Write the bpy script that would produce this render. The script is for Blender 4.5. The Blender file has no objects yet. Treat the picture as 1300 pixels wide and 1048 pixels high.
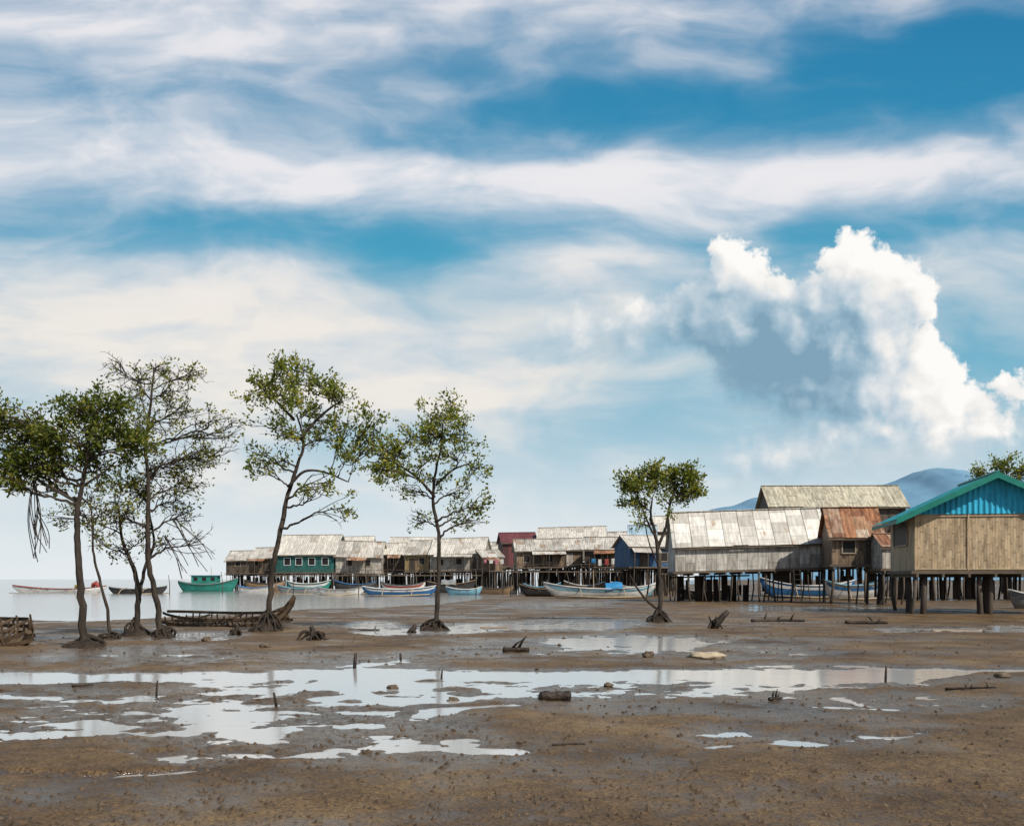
import bpy, bmesh, math, random
import numpy as np
from mathutils import Vector, noise as mnoise
random.seed(7)
S = bpy.context.scene
col = S.collection
H, F, CX, HY = 1.7, 1300.0, 650.0, 735.0
def gpt(px, py):
    Y = H*F/(py-HY); return Vector(((px-CX)*Y/F, Y, 0))
def xat(px, Y): return (px-CX)*Y/F
def zat(py, Y): return H+(HY-py)*Y/F

# ------------------------------------------------------------------ node helpers
def setin(nt, sock, v):
    if isinstance(v, bpy.types.NodeSocket): nt.links.new(v, sock)
    elif v is not None:
        try: sock.default_value = v
        except Exception: sock.default_value = (*v, 1.0) if len(v) == 3 else v
def M(nt, op, a, b=None, c=None, clamp=False):
    n = nt.nodes.new('ShaderNodeMath'); n.operation = op; n.use_clamp = clamp
    for i, v in enumerate((a, b, c)):
        if v is not None: setin(nt, n.inputs[i], v)
    return n.outputs[0]
def VM(nt, op, a, b=None, c=None):
    n = nt.nodes.new('ShaderNodeVectorMath'); n.operation = op
    for i, v in enumerate((a, b, c)):
        if v is not None: setin(nt, n.inputs[i], v)
    return n.outputs['Value'] if op in ('LENGTH', 'DISTANCE', 'DOT_PRODUCT') else n.outputs['Vector']
def MIX(nt, fac, a, b, mode='MIX'):
    n = nt.nodes.new('ShaderNodeMix'); n.data_type = 'RGBA'; n.blend_type = mode
    ins = [s for s in n.inputs if s.type == 'RGBA']
    setin(nt, n.inputs[0], fac); setin(nt, ins[0], a); setin(nt, ins[1], b)
    return [o for o in n.outputs if o.type == 'RGBA'][0]
def SEP(nt, v):
    n = nt.nodes.new('ShaderNodeSeparateXYZ'); setin(nt, n.inputs[0], v); return n.outputs
def COMB(nt, x=0, y=0, z=0):
    n = nt.nodes.new('ShaderNodeCombineXYZ')
    for i, v in enumerate((x, y, z)): setin(nt, n.inputs[i], v)
    return n.outputs[0]
def MAPR(nt, v, a, b, c, d, kind='SMOOTHSTEP'):
    n = nt.nodes.new('ShaderNodeMapRange'); n.interpolation_type = kind
    for i, x in enumerate((v, a, b, c, d)): setin(nt, n.inputs[i], x)
    return n.outputs[0]
def NOISE(nt, vec, scale, detail=4, rough=.55, dist=0, dim='3D', out='Fac'):
    n = nt.nodes.new('ShaderNodeTexNoise'); n.noise_dimensions = dim
    setin(nt, n.inputs['Vector'], vec); n.inputs['Scale'].default_value = scale
    n.inputs['Detail'].default_value = detail; n.inputs['Roughness'].default_value = rough
    n.inputs['Distortion'].default_value = dist
    return n.outputs['Fac'] if out == 'Fac' else n.outputs['Color']
def VORO(nt, vec, scale, dim='3D'):
    n = nt.nodes.new('ShaderNodeTexVoronoi'); n.voronoi_dimensions = dim
    setin(nt, n.inputs['Vector'], vec); n.inputs['Scale'].default_value = scale
    return n.outputs['Distance']
def RAMP(nt, fac, stops, kind='LINEAR'):
    n = nt.nodes.new('ShaderNodeValToRGB'); r = n.color_ramp; r.interpolation = kind
    while len(r.elements) < len(stops): r.elements.new(.5)
    for e, (p, c) in zip(r.elements, stops):
        e.position = p; e.color = (*c, 1)
    setin(nt, n.inputs[0], fac); return n.outputs[0]
def newmat(name):
    m = bpy.data.materials.new(name); m.use_nodes = True
    nt = m.node_tree; return m, nt, nt.nodes['Principled BSDF']
def bump(nt, b, h, strength, dist=.02):
    n = nt.nodes.new('ShaderNodeBump'); n.inputs['Strength'].default_value = strength
    n.inputs['Distance'].default_value = dist
    setin(nt, n.inputs['Height'], h); nt.links.new(n.outputs[0], b.inputs['Normal'])
def objco(nt): return nt.nodes.new('ShaderNodeTexCoord').outputs['Object']
def mul3(c, k): return tuple(x*k for x in c)

def noise_mat(name, c1, c2, scale=3, rough=.8, stretch=(1, 1, 1), bs=.4, bd=.02):
    m, nt, b = newmat(name)
    co = VM(nt, 'MULTIPLY', objco(nt), stretch)
    rnd = nt.nodes.new('ShaderNodeObjectInfo').outputs['Random']
    co = VM(nt, 'ADD', co, COMB(nt, M(nt, 'MULTIPLY', rnd, 31.0), 0, 0))
    f = NOISE(nt, co, scale, 5, .65)
    c = RAMP(nt, f, [(.3, c1), (.7, c2)])
    nt.links.new(c, b.inputs['Base Color']); b.inputs['Roughness'].default_value = rough
    b.inputs['Specular IOR Level'].default_value = .3
    if bs: bump(nt, b, NOISE(nt, co, scale*4, 3, .6), bs, bd)
    return m

def panel_mat(name, cols, cell=(.8, 1.4), mode='roof', seam=.03, rust=None, rustamt=.5, rough=.65, dirt=.55, sk=.6):
    m, nt, b = newmat(name)
    x, y, z = SEP(nt, objco(nt))
    a, bb = (x, y) if mode == 'roof' else (M(nt, 'ADD', x, y), z)
    rnd = M(nt, 'MULTIPLY', nt.nodes.new('ShaderNodeObjectInfo').outputs['Random'], 97.0)
    sa = M(nt, 'DIVIDE', a, cell[0]); ca = M(nt, 'FLOOR', sa)
    sb = M(nt, 'ADD', M(nt, 'DIVIDE', bb, cell[1]), M(nt, 'MULTIPLY', ca, .37)); cb = M(nt, 'FLOOR', sb)
    wn = nt.nodes.new('ShaderNodeTexWhiteNoise'); wn.noise_dimensions = '3D'
    setin(nt, wn.inputs['Vector'], COMB(nt, ca, cb, rnd))
    n = len(cols)
    c = RAMP(nt, wn.outputs['Value'], [(i/(max(1, n-1)), cc) for i, cc in enumerate(cols)])
    streak = NOISE(nt, COMB(nt, M(nt, 'MULTIPLY', a, 3.2), M(nt, 'MULTIPLY', bb, .7), rnd), 1.6, 5, .7)
    if rust:
        rn = NOISE(nt, COMB(nt, M(nt, 'MULTIPLY', a, 1.0), M(nt, 'MULTIPLY', bb, .5), M(nt, 'ADD', rnd, wn.outputs['Value'])), .9, 6, .7)
        rf = MAPR(nt, rn, .72-.4*rustamt, .86-.4*rustamt, 0, 1)
        c = MIX(nt, rf, c, rust)
    d = MAPR(nt, streak, .3, .72, 1-dirt, 1.12)
    c = MIX(nt, 1.0, c, COMB(nt, d, d, d), 'MULTIPLY')
    if seam:
        s1 = M(nt, 'LESS_THAN', M(nt, 'FRACT', sa), seam)
        s2 = M(nt, 'LESS_THAN', M(nt, 'FRACT', sb), seam*.5)
        c = MIX(nt, M(nt, 'MULTIPLY', M(nt, 'MAXIMUM', s1, s2), sk), c, (.02, .017, .014, 1))
    nt.links.new(c, b.inputs['Base Color']); b.inputs['Roughness'].default_value = rough
    b.inputs['Specular IOR Level'].default_value = .25
    bump(nt, b, M(nt, 'ADD', streak, M(nt, 'MULTIPLY', wn.outputs['Value'], .6)), .35, .03)
    return m

# ------------------------------------------------------------------ materials
MT = {}
RUST = (.20, .075, .03, 1)
MT['roof_white'] = panel_mat('pale zinc roofing', [(.52, .48, .41), (.66, .62, .54), (.44, .40, .34), (.60, .56, .49)], (1.1, 1.5), rust=(.30, .20, .12, 1), rustamt=.38, dirt=.42)
MT['roof_grey'] = panel_mat('grey zinc roofing', [(.34, .315, .27), (.50, .46, .40), (.57, .53, .46), (.30, .28, .245)], (1.1, 1.5), rust=(.27, .17, .10, 1), rustamt=.5, dirt=.45)
MT['roof_patch'] = panel_mat('patched zinc roofing', [(.42, .39, .345), (.70, .665, .59), (.58, .545, .48), (.74, .71, .635), (.40, .365, .315), (.64, .61, .545)], (1.2, .80), rust=(.34, .19, .10, 1), rustamt=.38, seam=.055, dirt=.28)
MT['wall_patch'] = panel_mat('pale patched boards', [(.40, .37, .32), (.54, .51, .45), (.33, .295, .25), (.60, .57, .51), (.44, .40, .34)], (.75, 1.1), 'wall', seam=.05, dirt=.5)
MT['roof_rust'] = panel_mat('rusted roofing', [(.36, .15, .07), (.46, .28, .16), (.24, .10, .05), (.55, .44, .32)], (.8, 1.3), rust=RUST, rustamt=.6)
MT['roof_yellow'] = panel_mat('weathered tan roofing', [(.46, .41, .30), (.53, .48, .36), (.40, .36, .27)], (.9, 5), rust=(.22, .15, .08, 1), rustamt=.3)
MT['roof_blue'] = panel_mat('pale blue roofing', [(.30, .42, .50), (.40, .51, .58)], (.9, 2))
MT['roof_maroon'] = panel_mat('maroon roofing', [(.12, .035, .036), (.16, .05, .052)], (.9, 2), dirt=.4)
MT['roof_teal'] = panel_mat('teal roofing', [(.02, .22, .25), (.03, .27, .31)], (.9, 3), dirt=.35)
MT['teal_sheet'] = panel_mat('turquoise sheet', [(.03, .36, .56), (.04, .43, .64), (.028, .31, .49)], (.85, 9), 'wall', seam=0, dirt=.35)
MT['wood_grey'] = panel_mat('weathered grey boards', [(.37, .33, .28), (.47, .43, .365), (.29, .255, .215), (.54, .49, .42)], (.22, 3.5), 'wall', seam=.09, dirt=.5)
MT['wood_brown'] = panel_mat('brown boards', [(.20, .135, .085), (.27, .19, .125), (.14, .095, .06)], (.22, 3.5), 'wall', seam=.1)
MT['wood_dark'] = panel_mat('dark boards', [(.08, .06, .045), (.13, .10, .075), (.06, .045, .035)], (.22, 3), 'wall', seam=.1)
MT['wood_ochre'] = panel_mat('ochre boards', [(.38, .27, .12), (.31, .21, .10), (.22, .15, .09)], (.4, 3), 'wall', seam=.05)
MT['wall_green'] = panel_mat('dark green boards', [(.02, .10, .09), (.026, .125, .11), (.018, .085, .075)], (.25, 6), 'wall', seam=.08, dirt=.4)
MT['wall_blue'] = panel_mat('blue boards', [(.05, .12, .24), (.06, .15, .29), (.08, .14, .20)], (.4, 6), 'wall', seam=.05, dirt=.5)
MT['wall_pale'] = panel_mat('pale blue boards', [(.36, .43, .46), (.43, .48, .50), (.32, .38, .41)], (.4, 6), 'wall', seam=.05, dirt=.45)
MT['bamboo'] = panel_mat('woven bamboo wall', [(.47, .35, .215), (.53, .40, .25), (.42, .31, .19), (.56, .435, .285)], (.13, 1.2), 'wall', seam=.14, dirt=.5, sk=.35)
MT['post'] = noise_mat('weathered post', (.03, .023, .018), (.115, .09, .068), 3, .85, (1, 1, .25))
MT['screen'] = noise_mat('under house shade planks', (.008, .006, .005), (.038, .028, .02), 3, .9, (1, 1, .25), 0)  # near-black so the space below the floors looks shaded
MT['beam'] = noise_mat('deck timber', (.07, .053, .04), (.16, .125, .09), 2, .85, (.4, 1, 1))
MT['dark'] = noise_mat('dark interior', (.008, .008, .008), (.018, .016, .014), 2, .6, bs=0)
MT['frame'] = noise_mat('window timber', (.26, .2, .14), (.4, .32, .23), 4, .7)
MT['batten'] = noise_mat('bamboo batten', (.34, .25, .15), (.5, .38, .25), 4, .7)
MT['white_frame'] = noise_mat('painted window timber', (.5, .52, .5), (.62, .62, .6), 4, .6)
MT['barge'] = noise_mat('green bargeboard paint', (.008, .14, .11), (.014, .21, .165), 3, .55, bs=.1)
MT['bark'] = noise_mat('mangrove bark', (.008, .006, .005), (.068, .052, .038), 5, .9, (1, 1, .35), .8, .03)
MT['root'] = noise_mat('muddy root', (.010, .007, .005), (.045, .030, .019), 5, .75, bs=.7)
MT['drift'] = noise_mat('wet driftwood', (.010, .007, .005), (.05, .034, .022), 6, .6, (.4, 1, 1), .9, .03)
MT['driftpale'] = noise_mat('bleached driftwood', (.14, .10, .07), (.3, .23, .16), 6, .8, (.4, 1, 1), .8)
MT['wreck'] = noise_mat('rotten hull timber', (.028, .019, .012), (.125, .082, .048), 3, .85, (.3, 1, 1), .7)
MT['rock'] = noise_mat('mud caked rock', (.04, .028, .018), (.15, .11, .072), 7, .75, bs=.8)
MT['palerock'] = noise_mat('pale coral rock', (.26, .2, .12), (.5, .42, .3), 7, .8, bs=.8)
MT['pebble'] = noise_mat('pebbles', (.025, .016, .009), (.12, .08, .047), 1.3, .7, bs=0)
def paint(name, c): return noise_mat(name, mul3(c, .45), c, 1.6, .6, (.5, 1, 2), .25)
MT['p_white'] = paint('white boat paint', (.70, .69, .65)); MT['p_blue'] = paint('blue boat paint', (.04, .16, .36))
MT['p_teal'] = paint('teal boat paint', (.03, .24, .19)); MT['p_red'] = paint('red boat paint', (.30, .06, .04))
MT['p_grey'] = paint('grey boat paint', (.28, .285, .285)); MT['p_dark'] = paint('dark boat paint', (.05, .048, .046))
MT['p_sky'] = paint('light blue boat paint', (.19, .40, .50)); MT['p_yellow'] = paint('yellow boat paint', (.5, .37, .09))
MT['p_tan'] = paint('varnished plank', (.26, .165, .09)); MT['tarp'] = paint('blue tarpaulin', (.03, .24, .50))
MT['bamboo_pole'] = noise_mat('bamboo pole', (.2, .15, .09), (.42, .34, .22), 3, .6, (.3, 1, 1))
MT['cloth_pink'] = paint('pink cloth', (.5, .18, .24)); MT['cloth_white'] = paint('white cloth', (.7, .69, .65)); MT['cloth_red'] = paint('red cloth', (.4, .07, .06))

def leaf_mat(name, stops):
    m, nt, b = newmat(name)
    at = nt.nodes.new('ShaderNodeAttribute'); at.attribute_name = 'tone'
    c = RAMP(nt, at.outputs['Fac'], stops)
    nt.links.new(c, b.inputs['Base Color']); b.inputs['Roughness'].default_value = .5
    b.inputs['Specular IOR Level'].default_value = .25
    tr = nt.nodes.new('ShaderNodeBsdfTranslucent'); nt.links.new(MIX(nt, 1.0, c, (1.6, 1.5, .5, 1), 'MULTIPLY'), tr.inputs[0])
    mx = nt.nodes.new('ShaderNodeMixShader'); mx.inputs[0].default_value = .4
    nt.links.new(b.outputs[0], mx.inputs[1]); nt.links.new(tr.outputs[0], mx.inputs[2])
    nt.links.new(mx.outputs[0], nt.nodes['Material Output'].inputs[0]); return m
MT['leaf'] = leaf_mat('mangrove leaves', [(0, (.032, .05, .008)), (.35, (.10, .135, .02)), (.75, (.24, .25, .04)), (1, (.40, .32, .08))])
MT['leaf_deep'] = leaf_mat('deep green leaves', [(0, (.022, .038, .007)), (.4, (.075, .105, .016)), (.8, (.19, .20, .035)), (1, (.34, .27, .07))])
MT['leaf_sparse'] = leaf_mat('olive leaves', [(0, (.05, .06, .016)), (.45, (.14, .155, .033)), (.85, (.25, .24, .055)), (1, (.36, .28, .09))])

# ------------------------------------------------------------------ mesh helpers
class MB:
    def __init__(s): s.v = []; s.f = []
    def poly(s, *pts):
        i = len(s.v); s.v += [tuple(p) for p in pts]; s.f.append(tuple(range(i, i+len(pts))))
    def box(s, x0, x1, y0, y1, z0, z1, fn=None):
        P = [(x0, y0, z0), (x1, y0, z0), (x1, y1, z0), (x0, y1, z0), (x0, y0, z1), (x1, y0, z1), (x1, y1, z1), (x0, y1, z1)]
        if fn: P = [fn(*p) for p in P]
        i = len(s.v); s.v += P
        s.f += [tuple(i+k for k in q) for q in ((0, 3, 2, 1), (4, 5, 6, 7), (0, 1, 5, 4), (1, 2, 6, 5), (2, 3, 7, 6), (3, 0, 4, 7))]
    def tube(s, pts, rads, n=6, cap=True, jit=0):
        pts = [Vector(p) for p in pts]
        if not hasattr(rads, '__len__'): rads = [rads]*len(pts)
        i0 = len(s.v); ref = None
        for k, p in enumerate(pts):
            d = (pts[min(k+1, len(pts)-1)]-pts[max(k-1, 0)])
            d = d.normalized() if d.length > 1e-9 else Vector((0, 0, 1))
            if ref is None: ref = d.orthogonal().normalized()
            ref = (ref-d*ref.dot(d)); ref = ref.normalized() if ref.length > 1e-6 else d.orthogonal().normalized()
            u = d.cross(ref)
            for j in range(n):
                a = 2*math.pi*j/n; r = rads[k]*(1+(random.uniform(-jit, jit) if jit else 0))
                s.v.append(tuple(p+(ref*math.cos(a)+u*math.sin(a))*r))
        for k in range(len(pts)-1):
            for j in range(n):
                a = i0+k*n+j; b = i0+k*n+(j+1) % n
                s.f.append((a, b, b+n, a+n))
        if cap:
            s.f.append(tuple(i0+j for j in reversed(range(n))))
            s.f.append(tuple(i0+(len(pts)-1)*n+j for j in range(n)))
    def corr(s, A, B, C, D, period=.25, amp=.011):
        A, B, C, D = map(Vector, (A, B, C, D))
        L = (B-A).length; n = max(4, int(L/period*4)); nr = (B-A).cross(D-A).normalized()
        i0 = len(s.v); sag = [random.uniform(-.06, .06) for _ in range(64)]
        for k in range(n+1):
            t = k/n; o = nr*amp*math.sin(k*math.pi/2); e = (A-D).normalized()*sag[int(t*L/1.1) % 64]
            s.v.append(tuple(A.lerp(B, t)+o+e)); s.v.append(tuple(D.lerp(C, t)+o))
        for k in range(n):
            a = i0+2*k; s.f.append((a, a+2, a+3, a+1))
    def build(s, name, mat, parent=None, smooth=False, tone=None):
        me = bpy.data.meshes.new(name); me.from_pydata(s.v, [], s.f)
        me.materials.append(mat)
        if smooth: me.polygons.foreach_set('use_smooth', [True]*len(me.polygons))
        me.update(); o = bpy.data.objects.new(name, me); col.objects.link(o)
        if parent: o.parent = parent
        return o
def tag(o, label=None, cat=None, group=None, kind=None):
    if label: o['label'] = label
    if cat: o['category'] = cat
    if group: o['group'] = group
    if kind: o['kind'] = kind
    return o
def thing(name, label, cat, loc, rz=0, group=None):
    o = bpy.data.objects.new(name, None); col.objects.link(o)
    o.location = loc; o.rotation_euler = (0, 0, rz); o.empty_display_size = .3
    return tag(o, label, cat, group)
def catmull(P, n=6):
    P = [Vector(p) for p in P]; Q = [P[0]*2-P[1]]+P+[P[-1]*2-P[-2]]; out = []
    for i in range(1, len(Q)-2):
        for k in range(n):
            t = k/n; a, b, c, d = Q[i-1:i+3]
            out.append(.5*((2*b)+(c-a)*t+(2*a-5*b+4*c-d)*t*t+(3*b-a-3*c+d)*t**3))
    out.append(P[-1]); return out

# ------------------------------------------------------------------ ground and water
def vnoise(x, y, seed):
    xi = np.floor(x).astype(np.int64); yi = np.floor(y).astype(np.int64); fx = x-xi; fy = y-yi
    def h(a, b):
        n = (a*374761393+b*668265263+seed*2147483) & 0x7fffffff
        n = ((n ^ (n >> 13))*1274126177) & 0x7fffffff
        return ((n ^ (n >> 16)) & 0xffff)/65535.0
    u = fx*fx*(3-2*fx); w = fy*fy*(3-2*fy)
    return (h(xi, yi)*(1-u)+h(xi+1, yi)*u)*(1-w)+(h(xi, yi+1)*(1-u)+h(xi+1, yi+1)*u)*w
def fbm(x, y, seed, o=4):
    r = 0; a = .5
    for k in range(o): r = r+a*(vnoise(x*2**k, y*2**k, seed+k)-.5); a *= .5
    return r
PUD = [([(-60, 860), (120, 861), (300, 859), (450, 857), (700, 859), (880, 857), (1010, 856), (1145, 855), (1190, 854)], 5.0, .25, 1.75),
       ([(985, 858), (1130, 858)], 9, .5, 1.3), ([(1150, 855), (1320, 851)], 2.4, .4, 1.2),
       ([(400, 863), (300, 880), (250, 903), (235, 930), (240, 965)], 11, 1, 1), ([(230, 905), (110, 938), (10, 942)], 5.5, 1, 1),
       ([(330, 876), (420, 868), (545, 873)], 6.5, 1, 1), ([(250, 918), (330, 902), (470, 882)], 6, 1, 1), ([(120, 925), (200, 935), (330, 935)], 7, 1, 1),
       ([(150, 908), (400, 908)], 26, .6, .62), ([(250, 945), (560, 945)], 13, .8, .58), ([(520, 878), (1000, 874)], 10, .8, .58), ([(-20, 925), (150, 930)], 12, .8, .55), ([(900, 935), (1080, 940)], 10, .8, .5), ([(600, 825), (1000, 830)], 9, .8, .5), ([(100, 838), (500, 840)], 9, .8, .45), ([(1000, 890), (1250, 895)], 9, .8, .5),
       ([(735, 818), (862, 818)], 8, .6, 1.2), ([(862, 818), (940, 816)], 3, 1, 1), ([(770, 860), (850, 866), (960, 868), (1080, 866)], 5, 1, 1),
       ([(478, 795), (488, 803), (560, 800), (620, 796), (780, 793)], 4.5, .5, 1.2), ([(222, 809), (285, 808)], 4, .8, 1),
       ([(440, 888), (540, 886), (640, 876), (760, 868)], 4, 1, 1), ([(180, 952), (320, 958), (480, 952), (650, 956)], 5, 1, 1), ([(540, 905), (640, 897)], 3, 1, 1),
       ([(1100, 930), (1200, 926)], 2.4, 1, 1), ([(1130, 800), (1330, 797)], 3.2, 1, 1), ([(850, 885), (950, 878)], 3.2, 1, 1), ([(895, 950), (1010, 944)], 2.6, 1, 1),
       ([(640, 770), (760, 766)], 2.5, 1, 1), ([(960, 772), (1120, 770)], 2.4, 1, 1), ([(-40, 985), (120, 1000), (240, 990)], 3.5, 1, 1), ([(-20, 880), (60, 884), (180, 890)], 2.6, 1, 1)]
SHX = [-3000, -100, 0, 110, 210, 300, 400, 480, 560, 650, 760, 860, 930, 3000]
SHY = [792, 788, 787, 789, 784, 779, 773, 771, 767, 757, 751, 745, 730, 730]
def ground_z(X, Y):
    px = CX+F*X/Y; py = HY+H*F/Y
    nx_ = 90*fbm(X*.5, Y*.5, 5, 4); ny_ = (py-HY)*.2*fbm(X*.6+9, Y*.6, 11, 5)
    mask = np.zeros_like(X)
    for pts, hw, wf, dep in PUD:
        wx = px+nx_*wf; wy = py+ny_*wf
        for (ax, ay), (bx, by) in zip(pts[:-1], pts[1:]):
            k = .22
            dx, dy = (bx-ax)*k, by-ay; L2 = dx*dx+dy*dy+1e-9
            t = np.clip(((wx-ax)*k*dx+(wy-ay)*dy)/L2, 0, 1)
            d = np.sqrt(((wx-ax)*k-t*dx)**2+(wy-ay-t*dy)**2)
            mask = np.maximum(mask, np.clip((2.0-d/hw)*dep, 0, 1.3*dep))
    near = np.clip(40/Y, 0, 1)
    lum = .05*fbm(X*1.7, Y*1.7, 31, 4)+.034*fbm(X*4.5, Y*4.5, 41, 4)*near
    z = .046+.05*fbm(X*.33, Y*.33, 21, 4)+lum*.75
    z = np.where(z < .012, .012+(z-.012)*.12, z)
    z = z-mask*(.046+.03*fbm(X*.8, Y*.8, 61, 4))+np.clip(mask, 0, 1)*(lum*1.0+.05*fbm(X*2.6, Y*2.6, 81, 4)+.022*fbm(X*9, Y*9, 85, 3)*near)
    sh = np.interp(px, SHX, SHY)+2.0*fbm(X*.12, Y*.12, 71, 3)*2
    s = np.clip((sh-py)/4.0, 0, 1)
    return z-s*.6
rows = [HY+H*F/y for y in (.6, 2, 4)]+list(np.arange(1120, 790, -.8))+list(np.arange(790, 744, -.5))
Ys = [H*F/(r-HY) for r in rows]+[270, 340, 450, 700, 1200, 2500, 6000, 15000]
cols_ = [-9000, -4000, -1800, -900, -500, -300]+list(np.arange(-160, 1461, 2.0))+[1600, 1800, 2200, 3200, 5500, 10000]
PXg, Yg = np.meshgrid(np.array(cols_), np.array(Ys)); Xg = (PXg-CX)*Yg/F
Zg = ground_z(Xg, Yg)
nr, nc = Xg.shape
vv = np.stack([Xg, Yg, Zg], -1).reshape(-1, 3)
idx = np.arange(nr*nc).reshape(nr, nc)
ff = np.stack([idx[:-1, :-1], idx[:-1, 1:], idx[1:, 1:], idx[1:, :-1]], -1).reshape(-1, 4)
def grid_obj(name, vv, ff, mat):
    me = bpy.data.meshes.new(name); me.vertices.add(len(vv)); me.vertices.foreach_set('co', vv.astype(np.float32).ravel())
    me.loops.add(ff.size); me.loops.foreach_set('vertex_index', ff.astype(np.int32).ravel())
    me.polygons.add(len(ff)); me.polygons.foreach_set('loop_start', np.arange(0, ff.size, 4, dtype=np.int32))
    me.polygons.foreach_set('loop_total', np.full(len(ff), 4, dtype=np.int32))
    me.polygons.foreach_set('use_smooth', np.ones(len(ff), dtype=bool))
    me.materials.append(mat); me.update(calc_edges=True); me.validate()
    o = bpy.data.objects.new(name, me); col.objects.link(o); return o
def gz(x, y): return float(ground_z(np.array([x], dtype=float), np.array([y], dtype=float))[0])

m, nt, b = newmat('wet tidal mud')
pos = nt.nodes.new('ShaderNodeNewGeometry').outputs['Position']
_, _, pz = SEP(nt, pos)
flat = VM(nt, 'MULTIPLY', pos, (1, 1, 0))
n1 = NOISE(nt, flat, .5, 4, .6, dim='2D'); n2 = NOISE(nt, flat, 6, 5, .7, dim='2D'); n3 = NOISE(nt, flat, 28, 3, .7, dim='2D')
hole = VORO(nt, VM(nt, 'ADD', flat, VM(nt, 'MULTIPLY', COMB(nt, n2, n3, 0), (.4, .4, 0))), 6.5, '2D')
c = RAMP(nt, M(nt, 'ADD', M(nt, 'MULTIPLY', n1, .6), M(nt, 'MULTIPLY', n2, .4)), [(.34, (.062, .034, .014)), (.5, (.125, .074, .031)), (.66, (.205, .13, .06))])
spk = MAPR(nt, n3, .3, .65, .5, 1.15)
c = MIX(nt, 1.0, c, COMB(nt, spk, spk, spk), 'MULTIPLY')
hm = MAPR(nt, hole, .05, .18, .35, 1)
c = MIX(nt, 1.0, c, COMB(nt, hm, hm, hm), 'MULTIPLY')
damp = NOISE(nt, VM(nt, 'MULTIPLY', flat, (.5, .8, 1)), .55, 5, .6, dim='2D')
wet = MAPR(nt, M(nt, 'ADD', M(nt, 'SUBTRACT', pz, MAPR(nt, damp, .45, .68, 0, .028)), M(nt, 'MULTIPLY', M(nt, 'SUBTRACT', n2, .5), .05)), -.004, .052, 1, 0)
c = MIX(nt, M(nt, 'MULTIPLY', wet, .5), c, (.045, .027, .013, 1))
nt.links.new(c, b.inputs['Base Color'])
nt.links.new(MAPR(nt, wet, 0, 1, .58, .13, 'LINEAR'), b.inputs['Roughness'])
nt.links.new(MAPR(nt, wet, 0, 1, .16, .85, 'LINEAR'), b.inputs['Specular IOR Level'])
bump(nt, b, M(nt, 'ADD', M(nt, 'ADD', n2, M(nt, 'MULTIPLY', n3, .5)), M(nt, 'MULTIPLY', hm, .25)), .6, .05)
tag(grid_obj('ground', vv, ff, m), 'brown wet tidal mud flat', 'mud', kind='structure')

m, nt, b = newmat('shallow water')
pos = nt.nodes.new('ShaderNodeNewGeometry').outputs['Position']
_, py_, _ = SEP(nt, pos)
nt.links.new(MIX(nt, MAPR(nt, py_, 30, 50, 0, 1), (.42, .41, .39, 1), (.26, .25, .23, 1)), b.inputs['Base Color']); b.inputs['Roughness'].default_value = .10; b.inputs['IOR'].default_value = 2.2  # pale silt tone, lifted on near puddles to boost their sky shine
w1 = NOISE(nt, VM(nt, 'MULTIPLY', pos, (.5, 1.4, 0)), 1.2, 4, .6, dim='2D')
w2 = NOISE(nt, pos, 9, 2, .6, dim='2D')
bn = nt.nodes.new('ShaderNodeBump'); bn.inputs['Distance'].default_value = .05
nt.links.new(MAPR(nt, py_, 30, 60, .05, .3), bn.inputs['Strength']); nt.links.new(M(nt, 'ADD', w1, M(nt, 'MULTIPLY', w2, .35)), bn.inputs['Height'])
nt.links.new(bn.outputs[0], b.inputs['Normal'])
wv = np.array([(-60000, -5, 0), (60000, -5, 0), (60000, 60000, 0), (-60000, 60000, 0)], dtype=float)
tag(grid_obj('water', wv, np.array([[0, 1, 2, 3]]), m), 'calm grey sea and puddles on the mud', 'water', kind='structure')

# hills
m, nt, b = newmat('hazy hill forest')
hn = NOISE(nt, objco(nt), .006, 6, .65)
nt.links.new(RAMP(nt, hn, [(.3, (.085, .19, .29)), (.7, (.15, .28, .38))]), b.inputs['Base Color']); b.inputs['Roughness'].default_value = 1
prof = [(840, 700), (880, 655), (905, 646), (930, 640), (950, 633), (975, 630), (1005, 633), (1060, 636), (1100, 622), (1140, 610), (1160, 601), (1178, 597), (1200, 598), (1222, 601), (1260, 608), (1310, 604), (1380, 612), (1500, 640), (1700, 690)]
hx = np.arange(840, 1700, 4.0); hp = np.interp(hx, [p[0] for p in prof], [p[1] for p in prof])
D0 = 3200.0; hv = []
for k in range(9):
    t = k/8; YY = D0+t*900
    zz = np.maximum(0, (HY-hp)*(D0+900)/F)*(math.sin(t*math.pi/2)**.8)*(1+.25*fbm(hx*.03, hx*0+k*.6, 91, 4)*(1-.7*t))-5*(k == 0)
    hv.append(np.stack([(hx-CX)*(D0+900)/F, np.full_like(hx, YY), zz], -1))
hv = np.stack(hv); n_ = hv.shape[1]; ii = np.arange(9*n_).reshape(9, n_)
tag(grid_obj('hills', hv.reshape(-1, 3), np.stack([ii[:-1, :-1], ii[:-1, 1:], ii[1:, 1:], ii[1:, :-1]], -1).reshape(-1, 4), m), 'distant hazy blue hills behind the houses', 'hills', kind='structure')

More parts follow.
